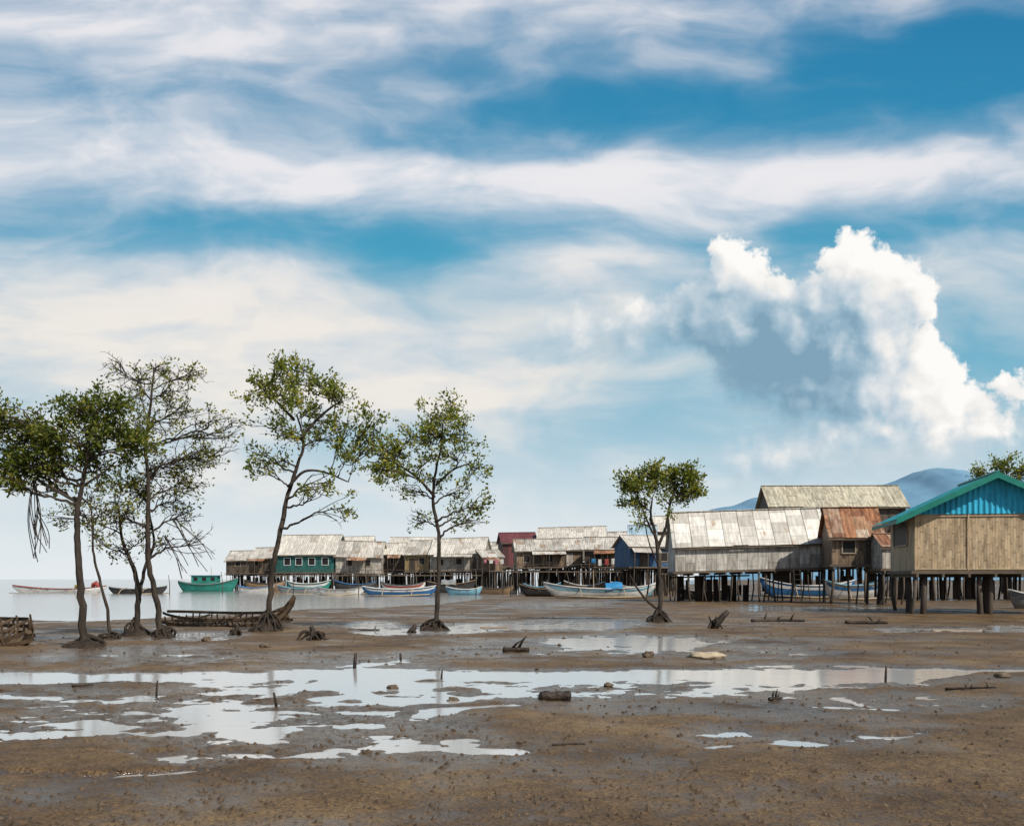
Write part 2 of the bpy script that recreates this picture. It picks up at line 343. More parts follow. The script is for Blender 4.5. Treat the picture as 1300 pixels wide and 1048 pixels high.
# ------------------------------------------------------------------ houses
def window(root, xc, zc, w, h, y=0, fm=None, side=False):
    fb = MB(); t = .07
    def P(x0, x1, y0, y1, z0, z1):
        if side: fb.box(y0, y1, x0, x1, z0, z1)
        else: fb.box(x0, x1, y0, y1, z0, z1)
    P(xc-w/2-t, xc+w/2+t, y-.06, y-.002, zc+h/2, zc+h/2+t); P(xc-w/2-t, xc+w/2+t, y-.08, y-.002, zc-h/2-t, zc-h/2)
    P(xc-w/2-t, xc-w/2, y-.06, y-.002, zc-h/2, zc+h/2); P(xc+w/2, xc+w/2+t, y-.06, y-.002, zc-h/2, zc+h/2)
    f = fb.build('window', fm or MT['frame'], root)
    pb = MB(); x0, x1, z0, z1 = xc-w/2, xc+w/2, zc-h/2, zc+h/2
    if side: pb.box(y-.015, y-.004, x0, x1, z0, z1)
    else: pb.box(x0, x1, y-.015, y-.004, z0, z1)
    pb.build('pane', MT['dark'], f)
def house(label, P0, P1, D, zf, ze, zr, wall, roof, name='stilt_house', win=(), door=(), tilt=0, front_gable=None, ov=.4, stl=(5, 3), fm=None, group=None, period=.28, sr=.075, deck=0, screen=.85, porch=False, scr=(0, 1), amp=.011):
    P0 = Vector(P0); P1 = Vector(P1); W = (P1-P0).length; yaw = math.atan2(P1.y-P0.y, P1.x-P0.x)
    root = thing(name, label, 'house', (P0.x, P0.y, 0), yaw, group)
    T = lambda x, y, z: (x, y, z+tilt*(x-W/2))
    t = .08; wb = MB()
    wb.box(0, W, 0, t, zf, ze, T); wb.box(0, W, D-t, D, zf, ze, T); wb.box(0, t, t, D-t, zf, ze, T); wb.box(W-t, W, t, D-t, zf, ze, T)
    if front_gable is None:
        for x in (0.004, W-t-.004):
            A = [T(*p) for p in [(x, .02, ze), (x, D-.02, ze), (x, D/2, zr-.03)]]; B = [(p[0]+t, p[1], p[2]) for p in A]
            wb.poly(*A); wb.poly(*reversed(B))
            for i in range(3): wb.poly(A[i], B[i], B[(i+1) % 3], A[(i+1) % 3])
    wb.build('wall', MT[wall], root)
    fb = MB(); fb.box(-.15, W+.15, -.15-deck, D+.15, zf-.16, zf-.004, T)
    k = max(2, int(W/1.2))
    for i in range(k+1): x = .05+(W-.2)*i/k; fb.box(x, x+.1, -.25-deck, D+.2, zf-.32, zf-.164, T)
    fb.build('floor', MT['beam'], root)
    if screen:  # dark planks added to darken the open gap beneath the floor
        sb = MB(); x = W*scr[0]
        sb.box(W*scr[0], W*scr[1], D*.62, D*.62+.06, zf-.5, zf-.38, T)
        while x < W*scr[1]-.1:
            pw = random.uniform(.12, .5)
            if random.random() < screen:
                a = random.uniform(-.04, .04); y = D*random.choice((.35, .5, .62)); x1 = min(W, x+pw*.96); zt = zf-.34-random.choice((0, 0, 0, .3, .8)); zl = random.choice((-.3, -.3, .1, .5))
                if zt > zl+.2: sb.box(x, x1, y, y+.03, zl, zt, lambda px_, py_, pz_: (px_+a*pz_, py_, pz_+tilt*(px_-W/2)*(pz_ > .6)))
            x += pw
        sb.build('under_shade_screen', MT['screen'], root)
    if porch:
        xa = random.uniform(0, .3)*W; xb = random.uniform(.6, 1)*W; pd = random.uniform(1.0, 1.9); z1 = ze-.12; z0 = z1-random.uniform(.35, .75)
        pb = MB(); pb.corr((xa, -pd, z0), (xb, -pd, z0+random.uniform(-.15, .15)), (xb, -.12, z1), (xa, -.12, z1), .28)
        pr = pb.build('porch_roof', MT[random.choice(('roof_grey', 'roof_rust', 'roof_white'))], root)
        for xx in (xa+.1, (xa+xb)/2, xb-.1):
            q = MB(); q.tube([(xx+random.uniform(-.2, .2), -pd+.15, -.8), (xx, -pd+.1, z0+.02)], .06, 5); q.build('stilt', MT['post'], root)
        q = MB(); q.box(xa, xb, -pd, -.26, zf-.14, zf-.03); q.build('porch_deck', MT['beam'], root)
    rb = MB()
    if front_gable is None:
        s = (zr-ze)/(D/2); e0 = ze-s*ov
        a0, a1 = -ov*.7, W+ov*.7
        rb.corr(T(a0, -ov, e0+.05), T(a1, -ov, e0+.05), T(a1, D/2, zr+.05), T(a0, D/2, zr+.05), period, amp)
        rb.corr(T(a1, D+ov, e0+.05), T(a0, D+ov, e0+.05), T(a0, D/2, zr+.05), T(a1, D/2, zr+.05), period, amp)
        r = rb.build('roof', MT[roof], root)
        cb = MB(); cb.box(a0, a1, D/2-.14, D/2+.14, zr+.06, zr+.1, T); cb.build('ridge_cap', MT[roof], r)
        gb = MB(); gb.box(a0, a1, -ov+.03, -ov+.07, e0-.12, e0+.01, T); gb.build('fascia', MT['beam'], r)
    else:
        s = (zr-ze)/(W/2); e0 = ze-s*ov*1.4; fo = .55; lo = -ov*1.4
        rb.corr((lo, D+fo, e0+.06), (lo, -fo, e0+.06), (W/2, -fo, zr+.06), (W/2, D+fo, zr+.06), period)
        rb.corr((W-lo, -fo, e0+.06), (W-lo, D+fo, e0+.06), (W/2, D+fo, zr+.06), (W/2, -fo, zr+.06), period)
        r = rb.build('roof', MT[roof], root)
        cb = MB(); cb.tube([(W/2, -fo-.03, zr+.09), (W/2, D+fo, zr+.09)], .09, 6); cb.build('ridge_cap', MT['barge'], r)
        for sx in (0, 1):
            bb = MB(); q = lambda x: x if not sx else W-x
            ya, yb = -fo-.05, -fo-.01
            A = [(q(lo-.05), ya, e0-.2), (q(lo-.05), ya, e0+.09), (W/2, ya, zr+.11), (W/2, ya, zr-.18)]
            B = [(p[0], yb, p[2]) for p in A]
            bb.poly(*A); bb.poly(*reversed(B))
            for i in range(4): bb.poly(A[i], B[i], B[(i+1) % 4], A[(i+1) % 4])
            bb.build('bargeboard', MT['barge'], r)
            eb = MB(); eb.box(min(q(lo), q(lo+.05)), max(q(lo), q(lo+.05)), -fo, D+fo, e0-.16, e0+.02); eb.build('fascia', MT['barge'], r)
        for yy, sg in ((-.03, 1), (D+.03, -1)):
            gb = MB(); n = int(W/.05); i0 = len(gb.v)
            for k in range(n+1):
                x = W*k/n; zt = ze+(zr-.04-ze)*(1-abs(x-W/2)/(W/2)); o = .03*math.sin(k*math.pi/2.5)
                gb.v += [(x, yy-.03+o, ze-.12), (x, yy-.03+o, max(zt, ze-.1))]
            for k in range(n): a = 2*k; gb.f.append((a, a+2, a+3, a+1))
            gb.build('gable', MT[front_gable], root)
    nx, ny = stl
    for i in range(nx):
        for j in range(ny):
            x = .1+(W-.2)*i/(nx-1)+random.uniform(-.45, .45)*(0 < i < nx-1); y = -deck+.1+(D+deck-.2)*j/max(1, ny-1)
            zt = zf-.33+tilt*(x-W/2)
            sb = MB(); r = sr*random.uniform(.6, 1.35)
            sb.tube([(x+random.uniform(-.35, .35), y+random.uniform(-.1, .1), -.8), (x+random.uniform(-.08, .08), y, zt*.5), (x, y, zt+.02)], [r*1.1, r, r*.9], 6, True, .08)
            sb.build('stilt', MT['post'], root, True)
    for (u, zc, w, h) in win: window(root, u*W, zc+tilt*(u*W-W/2), w, h, 0, MT[fm] if fm else None)
    for (u, w, h, mt) in door:
        db = MB(); db.box(u*W-w/2, u*W+w/2, -.05, -.003, zf+.01+tilt*(u*W-W/2), zf+h+tilt*(u*W-W/2)); d = db.build('door', MT[mt], root)
        hb = MB(); hb.box(u*W+w/2-.12, u*W+w/2-.07, -.09, -.052, zf+.9, zf+1.02); hb.build('handle', MT['dark'], d)
    return root, W, D
def hpx(label, px0, px1, Y, fl, ev, rd, wall, roof, D=5.5, Y1=None, **k):
    if 'tilt' not in k and Y > 99: k['tilt'] = random.uniform(-.03, .03)
    if Y1 is None: Y1 = Y+(random.uniform(-1.2, 1.2) if Y > 99 else 0)
    Ym = (Y+Y1)/2
    return house(label, (xat(px0, Y), Y, 0), (xat(px1, Y1), Y1, 0), D, zat(fl, Ym), zat(ev, Ym-.4), zat(rd, Ym+D/2), wall, roof, **k)
def ladder(root, x, y, z):
    lb = MB()
    for sx in (0, .45): lb.tube([(x+sx, y-.7, -.1), (x+sx, y, z)], .035, 5)
    for i in range(1, 7): t = i/7; lb.tube([(x-.04, y-.7+.7*t, -.1+(z+.1)*t), (x+.49, y-.7+.7*t, -.1+(z+.1)*t)], .025, 5)
    lb.build('ladder', MT['bamboo_pole'], root)
# nearest house, turquoise gable on the right
rt, W, D = house('bamboo walled stilt house with turquoise gable and teal green roof edges at right', (19.25, 49, 0), (19.25+7.2*.985, 49-7.2*.174, 0), 6, 2.12, 4.92, 6.62, 'bamboo', 'roof_teal', front_gable='teal_sheet', stl=(2, 2), ov=.62, period=.22, sr=.15, screen=0)
for (x, y) in ((.5, .3), (3.0, .3), (3.55, .5), (6.6, .3), (.35, 3.0), (4.0, 3.0)):
    sb = MB(); sb.tube([(x+random.uniform(-.1, .1), y, -.8), (x, y, 1.0), (x+random.uniform(-.05, .05), y, 1.8)], [.16, .14, .12], 7, True, .1); sb.build('stilt', MT['post'], rt, True)
window(rt, 3.2, 4.0, 3.4, 1.15, 0, None, True)
db = MB()
for z in (2.16, 4.68): db.box(.02, W-.05, -.05, -.006, z, z+.05)
for x in (.02, 2.4, W-.12): db.box(x, x+.06, -.075, -.054, 2.13, 4.79)
db.build('wall_batten', MT['batten'], rt)
# long patched roof house
lr, W, D = house('long grey plank stilt house with patched pale roof left of the rusty roofed house', (xat(857, 75), 75, 0), (xat(1048, 74.5), 74.5, 0), 5, 2.42, 4.42, 6.85, 'wall_patch', 'roof_patch', tilt=.028, stl=(14, 2), sr=.055, ov=.3, screen=.85, scr=(0, .55), amp=.004)
ladder(lr, 8.5, -.4, 2.4)
mr, W, D = hpx('small brown stilt house under a rusted roof beside the long grey house', 1056, 1118, 69.5, 716, 677, 645, 'wood_brown', 'roof_rust', 5, 69, stl=(3, 2), win=((.35, 3.9, .8, .8),), door=((.78, .8, 1.9, 'wood_dark'),), screen=0)
hpx('low grey lean-to with rusted roof between the rusty house and turquoise gabled house', 1120, 1150, 67, 721, 692, 678, 'wood_grey', 'roof_rust', 3, 67, stl=(3, 2), ov=.2, screen=.5)
hpx('tall building with wide flat tan roof rising behind the long house', 978, 1150, 97, 715, 640, 617, 'wood_dark', 'roof_yellow', 6, 96.5, stl=(7, 3), period=.5, screen=.95)
hpx('dark wooden stilt house far behind the turquoise gabled house', 1152, 1330, 80, 718, 690, 660, 'wood_dark', 'roof_grey', 5, stl=(8, 3), screen=.9)
# far village row
hpx('dark low shack at the left end of the far row', 287, 317, 165, 727, 710, 699, 'wood_dark', 'roof_grey', stl=(5, 3), win=((.5, 4.2, .8, .8),))
hpx('brown shack with grey roof beside the dark green house', 316, 348, 158, 727, 707, 695, 'wood_brown', 'roof_grey', stl=(5, 3), win=((.3, 4.2, .7, .8),), door=((.7, .9, 1.7, 'wood_dark'),), porch=True)
hpx('dark green boarded stilt house with large pale roof', 350, 424, 150, 726, 702, 679, 'wall_green', 'roof_white', 8, stl=(10, 3), win=((.2, 4.3, .9, 1), (.4, 4.3, .9, 1), (.62, 4.3, .9, 1), (.85, 4.3, .9, 1)), fm='white_frame')
hpx('grey plank stilt house right of the dark green house', 426, 484, 149, 727, 705, 687, 'wood_grey', 'roof_grey', 6, stl=(8, 3), win=((.3, 4.1, .8, .9), (.7, 4.1, .8, .9)), porch=True)
hpx('narrow dark shack with pale roof beside the yellow walled house', 485, 513, 152, 726, 702, 689, 'wood_dark', 'roof_white', 6, stl=(4, 3), win=((.5, 4.4, .7, .8),), porch=True)
hpx('yellow and brown walled stilt house in the far row', 514, 545, 147, 725, 702, 686, 'wood_ochre', 'roof_grey', 6, stl=(5, 3), door=((.3, .9, 1.8, 'wood_dark'),), win=((.7, 4.3, .8, .9),))
hpx('grey stilt house with broad pale roof behind the middle tree', 546, 613, 145, 724, 701, 683, 'wood_grey', 'roof_white', 7, stl=(9, 3), win=((.2, 4.2, .8, .8), (.55, 4.2, .8, .8)), door=((.82, .9, 1.8, 'wood_dark'),), porch=True)
hpx('little dark shack in the gap before the maroon house', 613, 638, 142, 724, 706, 698, 'wood_brown', 'roof_grey', 5, stl=(4, 3), porch=True)
hpx('maroon house standing in the far row', 638, 681, 152, 718, 687, 676, 'roof_maroon', 'roof_maroon', 6, stl=(5, 3), win=((.5, 5.3, .8, .9),))
hpx('tall house with the longest pale roof behind brown shacks', 683, 768, 150, 710, 684, 669, 'wood_grey', 'roof_white', 7, stl=(8, 3), win=((.3, 6.1, .8, .8),))
hpx('brown stilt house with grey roof in front of the longest pale roofed house', 656, 740, 122, 719, 697, 684, 'wood_brown', 'roof_grey', 6, stl=(11, 3), win=((.15, 4.2, .7, .8), (.5, 4.2, .7, .8)), door=((.32, .8, 1.6, 'wood_dark'), (.8, .8, 1.6, 'wood_grey')), porch=True)
hpx('dark stilt house with grey roof left of the blue house', 742, 799, 116, 719, 696, 682, 'wood_dark', 'roof_grey', 6, stl=(8, 3), win=((.3, 4.1, .7, .8),), door=((.65, .8, 1.6, 'wood_brown'),), porch=True)
hpx('blue roofed house behind the dull blue walled house', 799, 832, 134, 710, 684, 667, 'wall_pale', 'roof_blue', 5, stl=(4, 3))
hpx('dull blue walled stilt house behind the canopy tree', 800, 857, 100, 719, 692, 680, 'wall_blue', 'roof_white', 5, stl=(7, 3), win=((.75, 3.9, .7, .8),), door=((.3, .8, 1.6, 'wood_dark'),), porch=True)
hpx('white roofed house rising between the dark green and grey houses', 420, 472, 185, 724, 695, 681, 'wood_grey', 'roof_white', 6, stl=(6, 2), win=((.5, 5.3, .8, .9),))
hpx('pale roofed shack half hidden behind the yellow walled house', 496, 560, 190, 724, 694, 682, 'wood_brown', 'roof_white', 6, stl=(6, 2))
hpx('pale roofed brown house behind the blue roofed house by the canopy tree', 832, 868, 140, 712, 672, 655, 'wood_brown', 'roof_white', 6, stl=(4, 2))
hpx('grey roofed shack behind the little dark shack and maroon house', 600, 650, 180, 722, 698, 688, 'wood_dark', 'roof_grey', 6, stl=(5, 2))
hpx('grey roofed house rising behind the dark stilt house', 764, 806, 165, 716, 686, 675, 'wood_grey', 'roof_grey', 6, stl=(5, 2))
def boardwalk(label, px0, px1, Y, z, rail=True):
    x0, x1 = xat(px0, Y), xat(px1, Y); r = thing('boardwalk', label, 'boardwalk', (x0, Y, 0)); W = x1-x0
    b_ = MB(); b_.box(0, W, 0, 1.3, z-.12, z)
    b_.build('deck', MT['beam'], r); n = int(W/1.1)
    for i in range(n+1):
        if random.random() < .15: continue
        y = .1 if i % 2 else 1.2
        s_ = MB(); x = W*i/n+random.uniform(-.5, .5); top = z-.121 if y > 1 else z+random.uniform(.1, 1.0)
        s_.tube([(x+random.uniform(-.5, .5), y-.06*(y < 1), -.7), (x, y-.16*(y < 1), top)], random.uniform(.035, .07), 5); s_.build('post', MT['post'], r)
    if rail:
        q = MB(); q.tube([(W*k/12, -.1, z+.7+random.uniform(-.12, .12)) for k in range(13)], .035, 5); q.build('rail', MT['post'], r)
boardwalk('long plank walkway on posts before the green and grey far houses', 330, 612, 141, 2.3)
boardwalk('plank walkway on posts before the brown far houses', 640, 800, 113, 2.6)
boardwalk('short plank walkway joining the blue house to the long house', 835, 870, 84, 2.2)
def laundry(label, px0, px1, Y, py, cols):
    x0, x1 = xat(px0, Y), xat(px1, Y); z = zat(py, Y); W = x1-x0; r = thing('clothes_line', label, 'clothes line', (x0, Y, 0))
    l = MB(); l.tube([(W*i/8, 0, z-.12*math.sin(math.pi*i/8)) for i in range(9)], .02, 4); l.build('line', MT['post'], r)
    for sx in (0, W):
        p_ = MB(); p_.tube([(sx, .02, -.6), (sx, .02, z+.1)], .05, 5); p_.build('pole', MT['post'], r)
    x = .25
    for mt in cols:
        w = W/len(cols)*random.uniform(.4, .65); h = random.uniform(.4, .7); c_ = MB()
        zt = z-.12*math.sin(math.pi*min(1, (x+w/2)/W))-.02
        for i in range(6):
            a0, a1 = x+w*i/6, x+w*(i+1)/6; f0, f1 = .05*math.sin(i*2.1), .05*math.sin((i+1)*2.1)
            c_.poly((a0, -.03, zt), (a1, -.03, zt), (a1, f1-.04, zt-h), (a0, f0-.04, zt-h))
        c_.build('cloth', MT[mt], r); x += W/len(cols)
laundry('washing line with pink and white cloths before the little dark shack', 612, 640, 137, 709, ('cloth_pink', 'cloth_white', 'cloth_pink', 'cloth_white'))
laundry('washing line with blue and white cloths before the dark stilt house', 748, 782, 110, 708, ('tarp', 'cloth_white', 'cloth_red', 'cloth_white'))

# ------------------------------------------------------------------ boats
def hull_fns(L, B, Hh, bow, stern, keel):
    def bm(t): return B/2*max(.03, (1-abs(2*t-1)**2.6))**.75
    def sh(t): return Hh+bow*max(0, (t-.45)/.55)**2.2+stern*max(0, (.45-t)/.45)**2.2
    def kl(t): return keel+(sh(t)-keel-.12)*max(0, abs(2*t-1)-.72)**1.3/.28**1.3*.85
    return bm, sh, kl
def boat(label, px0, px1, Y, z0, Hh, B, hullm, railm, bow=.6, stern=.3, flip=False, cabin=None, outrig=None, mast=0, stripe=None, Y1=None, name='wooden_boat', cover=None, cat='boat', bits=()):
    Y1 = Y1 or Y; A = Vector((xat(px0, Y), Y, z0)); Bv = Vector((xat(px1, Y1), Y1, z0))
    if flip: A, Bv = Bv, A
    Hh *= .88; bow *= .8
    L = (Bv-A).length; yaw = math.atan2(Bv.y-A.y, Bv.x-A.x)
    r = thing(name, label, cat, A, yaw)
    bm, sh, kl = hull_fns(L, B, Hh, bow, stern, 0)
    n = 26; mm = 6; hb = MB(); V = [-1+2*j/(2*mm) for j in range(2*mm+1)]
    def sec(t, inner):
        out = []
        b_, s_, k_ = bm(t), sh(t), kl(t)
        if inner: b_ = max(.01, b_-.05); k_ = min(s_-.02, k_+.12)
        for v in V: out.append((L*t, math.copysign(b_*abs(v)**.62, v), k_+(s_-k_)*abs(v)**2.1))
        return out
    nv = len(V)
    for inner in (0, 1):
        i0 = len(hb.v)
        for i in range(n+1): hb.v += sec(i/n, inner)
        for i in range(n):
            for j in range(nv-1):
                q = (i0+i*nv+j, i0+i*nv+j+1, i0+(i+1)*nv+j+1, i0+(i+1)*nv+j); hb.f.append(q if inner else tuple(reversed(q)))
    o1 = (n+1)*nv
    for i in range(n):
        for j in (0, nv-1):
            a, b_ = i*nv+j, (i+1)*nv+j; hb.f.append((a, b_, b_+o1, a+o1))
    hull = hb.build('hull', MT[hullm], r, True)
    for sg in (-1, 1):
        g = MB(); g.tube([(L*i/n, sg*(bm(i/n)+.015), sh(i/n)+.01) for i in range(n+1)], .05, 5); g.build('gunwale', MT[railm], r)
    if stripe:
        for sg in (-1, 1):
            s_ = MB()
            for i in range(1, n-1):
                qs = []
                for t in (i/n, (i+1)/n):
                    for v in (.82, .93): qs.append((L*t, sg*(bm(t)*v**.62+.012), kl(t)+(sh(t)-kl(t))*v**2.1))
                s_.poly(qs[0], qs[2], qs[3], qs[1])
            s_.build('stripe', MT[stripe], hull)
    for t in (.22, .4, .6, .78):
        s_ = MB(); w = bm(t)-.03; s_.box(L*t-.12, L*t+.12, -w, w, sh(t)-.2, sh(t)-.15); s_.build('thwart', MT['p_tan'], r)
    if cabin:
        t0, t1, hc, cm, rm = cabin; w = bm((t0+t1)/2)*.75; zb = Hh*.45; cb = MB()
        cb.box(L*t0, L*t1, -w, w, zb, Hh+hc); c_ = cb.build('cabin', MT[cm], r)
        rb = MB(); rb.box(L*t0-.25, L*t1+.25, -w-.15, w+.15, Hh+hc+.003, Hh+hc+.08); rb.build('cabin_roof', MT[rm], r)
        k = max(2, int(L*(t1-t0)/1.1))
        for i in range(k):
            for sg in (-1, 1):
                wbx = MB(); x = L*t0+(L*(t1-t0))*(i+.5)/k; y0 = sg*w
                wbx.box(x-.28, x+.28, min(y0+sg*.003, y0+sg*.02), max(y0+sg*.003, y0+sg*.02), Hh+hc*.4, Hh+hc*.82); wbx.build('window', MT['dark'], c_)
    if cover:
        t0, t1, cm = cover; cb = MB()
        for i in range(8):
            ta, tb = t0+(t1-t0)*i/8, t0+(t1-t0)*(i+1)/8
            for j in range(8):
                P = []
                for (t, a) in ((ta, j), (tb, j), (tb, j+1), (ta, j+1)):
                    an = math.pi*a/8; P.append((L*t, math.cos(an)*(bm(t)+.08), sh(t)-.05+.6*math.sin(an)+.06*math.sin(t*40)))
                cb.poly(*P)
        cb.build('awning', MT[cm], r, True)
    if outrig:
        off = outrig
        for t in (.3, .68):
            q = MB(); q.tube([(L*t, -B/2-off, .25), (L*t, -B/2-off*.5, Hh*.9), (L*t, 0, Hh+.12), (L*t, B/2+off*.5, Hh*.9), (L*t, B/2+off, .25)], .045, 6); q.build('boom', MT['bamboo_pole'], r)
        for sg in (-1, 1):
            q = MB(); q.tube([(L*.12, sg*(B/2+off), .22), (L*.5, sg*(B/2+off), .16), (L*.92, sg*(B/2+off), .32)], [.05, .08, .05], 7); q.build('float', MT['bamboo_pole'], r, True)
    if mast:
        q = MB(); q.tube([(L*.55, 0, .1), (L*.55+.05, 0, Hh+mast)], [.06, .035], 6); q.build('mast', MT['bamboo_pole'], r)
    for (t, w, h, mt) in bits:
        q = MB(); q.tube([(L*t-w/2, 0, Hh*.5), (L*t-w*.45, 0, Hh+h*.7), (L*t-w*.1, .05, Hh+h), (L*t+w*.2, 0, Hh+h*.8), (L*t+w/2, 0, Hh*.5)], [.12, .3, .34, .3, .12], 8, True, .15); q.build('cargo', MT[mt], r, True)
    return r
boat('long white outrigger boat with dull red rail moored farthest left', 16, 135, 130, -.3, .9, 1.6, 'p_white', 'p_red', .6, .4, True, outrig=2.0, bits=((.12, .9, .7, 'cloth_red'), (.3, .8, .4, 'p_yellow')))
boat('low dark grey boat behind the left tree trunks', 138, 212, 122, -.25, .9, 1.4, 'p_dark', 'p_grey', .5, .3, outrig=1.8)
boat('big teal fishing boat with cabin near the far row left end', 226, 302, 144, -.4, 1.6, 2.2, 'p_teal', 'p_grey', 1.1, .5, False, cabin=(.25, .68, 1.2, 'p_teal', 'p_sky'), mast=2.4)
boat('small white boat right of the big teal boat', 302, 348, 128, -.2, .95, 1.2, 'p_white', 'p_blue', .5, .3)
boat('grey boat with light blue rail below the dark green house', 352, 408, 122, -.2, .9, 1.3, 'p_grey', 'p_sky', .5, .4, True, outrig=1.5)
boat('white outrigger boat below the grey plank houses', 402, 464, 112, -.15, .8, 1.3, 'p_white', 'p_grey', .5, .3, outrig=1.6)
boat('slender blue and white boat drawn up left of the middle tree', 460, 556, 104, -.1, .9, 1.5, 'p_blue', 'p_white', .5, .3, False, outrig=1.8, stripe='p_white')
boat('blue boat on the shore right of the middle tree', 566, 612, 112, -.1, .8, 1.2, 'p_sky', 'p_white', .4, .3, True)
boat('small tan boat on the shore under the dark little shack', 606, 652, 118, -.1, .85, 1.3, 'p_tan', 'p_dark', .5, .3)
boat('dark beached boat just left of the long white outrigger', 660, 722, 99, 0, .85, 1.3, 'p_dark', 'p_tan', .6, .3, True)
boat('long white beached outrigger with light blue stripe and tarpaulin near canopy tree', 690, 832, 90, .0, 1.0, 1.6, 'p_white', 'p_white', .7, .4, True, outrig=2.0, stripe='p_sky', cover=(.3, .45, 'tarp'), mast=1.6)
boat('blue beached boat with white rail under the long plank house', 965, 1085, 90, .0, 1.3, 1.7, 'p_blue', 'p_white', .9, .5, True, outrig=1.6, stripe='p_white')
boat('white beached boat with light blue rail beside the rusty roofed house', 1045, 1128, 82, .0, 1.35, 1.8, 'p_white', 'p_sky', .9, .5, outrig=1.2, stripe='p_blue')
boat('grey boat partly cut by the right frame edge under the bamboo house', 1281, 1350, 58, 0, .9, 1.4, 'p_grey', 'p_white', .4, .3, True)
boat('dark brown boat moored under the brown grey roofed shack', 310, 362, 140, -.2, 1.5, 1.5, 'p_tan', 'p_dark', .7, .4, True)
boat('dull teal boat with white stripe moored under the dark green house', 364, 420, 136, -.2, 1.5, 1.6, 'p_teal', 'p_white', .6, .4, stripe='p_white')
boat('dark boat with blue rail moored under the grey plank house', 424, 478, 134, -.2, 1.4, 1.5, 'p_dark', 'p_blue', .7, .4, True)
boat('white boat with red stripe moored under the yellow walled house', 484, 540, 133, -.2, 1.3, 1.5, 'p_white', 'p_dark', .6, .4, stripe='p_red')
boat('dark low boat with grey awning moored under the broad pale roofed house', 542, 604, 130, -.15, 1.4, 1.5, 'p_dark', 'p_tan', .7, .4, cover=(.3, .6, 'p_grey'))
boat('blue boat drawn up below the brown grey roofed house', 664, 712, 110, -.1, 1.1, 1.4, 'p_blue', 'p_sky', .6, .4)
boat('tan boat drawn up below the dark stilt house', 716, 768, 106, 0, 1.2, 1.4, 'p_tan', 'p_white', .6, .4, True)
boat('sky blue boat drawn up below the dull blue house', 776, 832, 96, 0, 1.1, 1.4, 'p_sky', 'p_white', .6, .4, True)
boat('weathered dark boat under the left end of the long plank house', 862, 930, 84, 0, .8, 1.4, 'p_dark', 'p_grey', .5, .3)
for px, Y, h in ((215, 118, 2.2), (282, 120, 2.6), (372, 115, 1.9), (455, 110, 2.5), (604, 105, 2.7), (648, 100, 2.0), (722, 96, 2.4)):
    q = MB(); x = xat(px, Y); q.tube([(0, 0, -.8), (.05, 0, h*.5), (random.uniform(-.2, .2), 0, h)], [.06, .05, .035], 6)
    o = q.build('mooring_pole', MT['post'], None, True); o.location = (x, Y, 0)
    tag(o, 'thin bare mooring pole standing among the boats before the far houses', 'pole', 'mooring poles among the boats')

# wrecks
def wreck(label, A, B_, beam, h, bow, n, seed, tiltx=.15, prow=False, levels=((.3, 0, .98),), cut=.12):
    R = random.Random(seed); A = Vector(A); B_ = Vector(B_); L = (B_-A).length
    r = thing('boat_wreck', label, 'boat wreck', A, math.atan2(B_.y-A.y, B_.x-A.x)); r.rotation_euler.x = tiltx
    k = MB(); k.tube([(0, 0, .22), (L*.1, 0, .08), (L*.5, 0, 0), (L*.85, 0, .05), (L*.93, 0, .25), (L*.97, 0, .42)], [.06, .09, .1, .1, .1, .09], 6, True, .1); k.build('keel', MT['wreck'], r)
    if prow:
        p = MB(); st = [(L*.80, .10, .07, .26), (L*.87, .24, .09, .20), (L*.94, .52, .09, .13), (L*1.0, .86, .08, .08), (L*1.03, 1.12, .04, .04)]
        for (x, z, hh, ww) in st: p.v += [(x+hh, -ww, z-hh), (x+hh, ww, z-hh), (x-hh, ww, z+hh), (x-hh, -ww, z+hh)]
        for i in range(len(st)-1):
            for j in range(4): p.f.append((4*i+j, 4*i+(j+1) % 4, 4*i+4+(j+1) % 4, 4*i+4+j))
        p.f += [(3, 2, 1, 0), tuple(4*(len(st)-1)+j for j in range(4))]; p.build('prow', MT['wreck'], r)
    bm = lambda t: beam/2*max(.05, 1-abs(2*t-1)**2.4)**.8
    for i in range(n):
        t = .05+.84*i/(n-1); w = bm(t); hh = h*(.8+.4*abs(2*t-1)**2)*R.uniform(.75, 1.2)
        for sg in (-1, 1):
            if R.random() < cut: continue
            q = MB(); q.tube([(L*t, 0, .06), (L*t, sg*w*.6, .1), (L*t, sg*w*.92, hh*.45), (L*t+R.uniform(-.04, .04), sg*w*1.03, hh)], [.045, .045, .036, .026], 5); q.build('rib', MT['wreck'], r)
    for sg in (-1, 1):
        for (lv, ta, tb) in levels:
            q = MB(); m_ = 16
            for i in range(m_):
                P = []
                for t in (ta+(tb-ta)*i/m_, ta+(tb-ta)*(i+1)/m_):
                    w = bm(t)*(.6+.45*lv**.5); zc = h*lv*(1+.4*abs(2*t-1)**2)+max(0, t-.80)*bow*3*lv
                    P += [(L*t, sg*(w+.03), zc-.05), (L*t, sg*(w+.035), zc+.05)]
                q.poly(P[0], P[2], P[3], P[1])
            q.build('plank', MT['wreck'], r)
    for t in (.3, .55, .75):
        q = MB(); q.tube([(L*t, -bm(t), h*.8), (L*t, bm(t), h*.8)], .035, 5); q.build('crossbeam', MT['wreck'], r)
    return r
wreck('long rotting boat hull of bare ribs with raised prow behind the left trees', (xat(207, 37), 37, 0), (xat(371, 36), 36, 0), 1.5, .42, .5, 20, 3, tiltx=.12, prow=True, levels=((.3, 0, 1), (.92, .02, .97)), cut=.05)
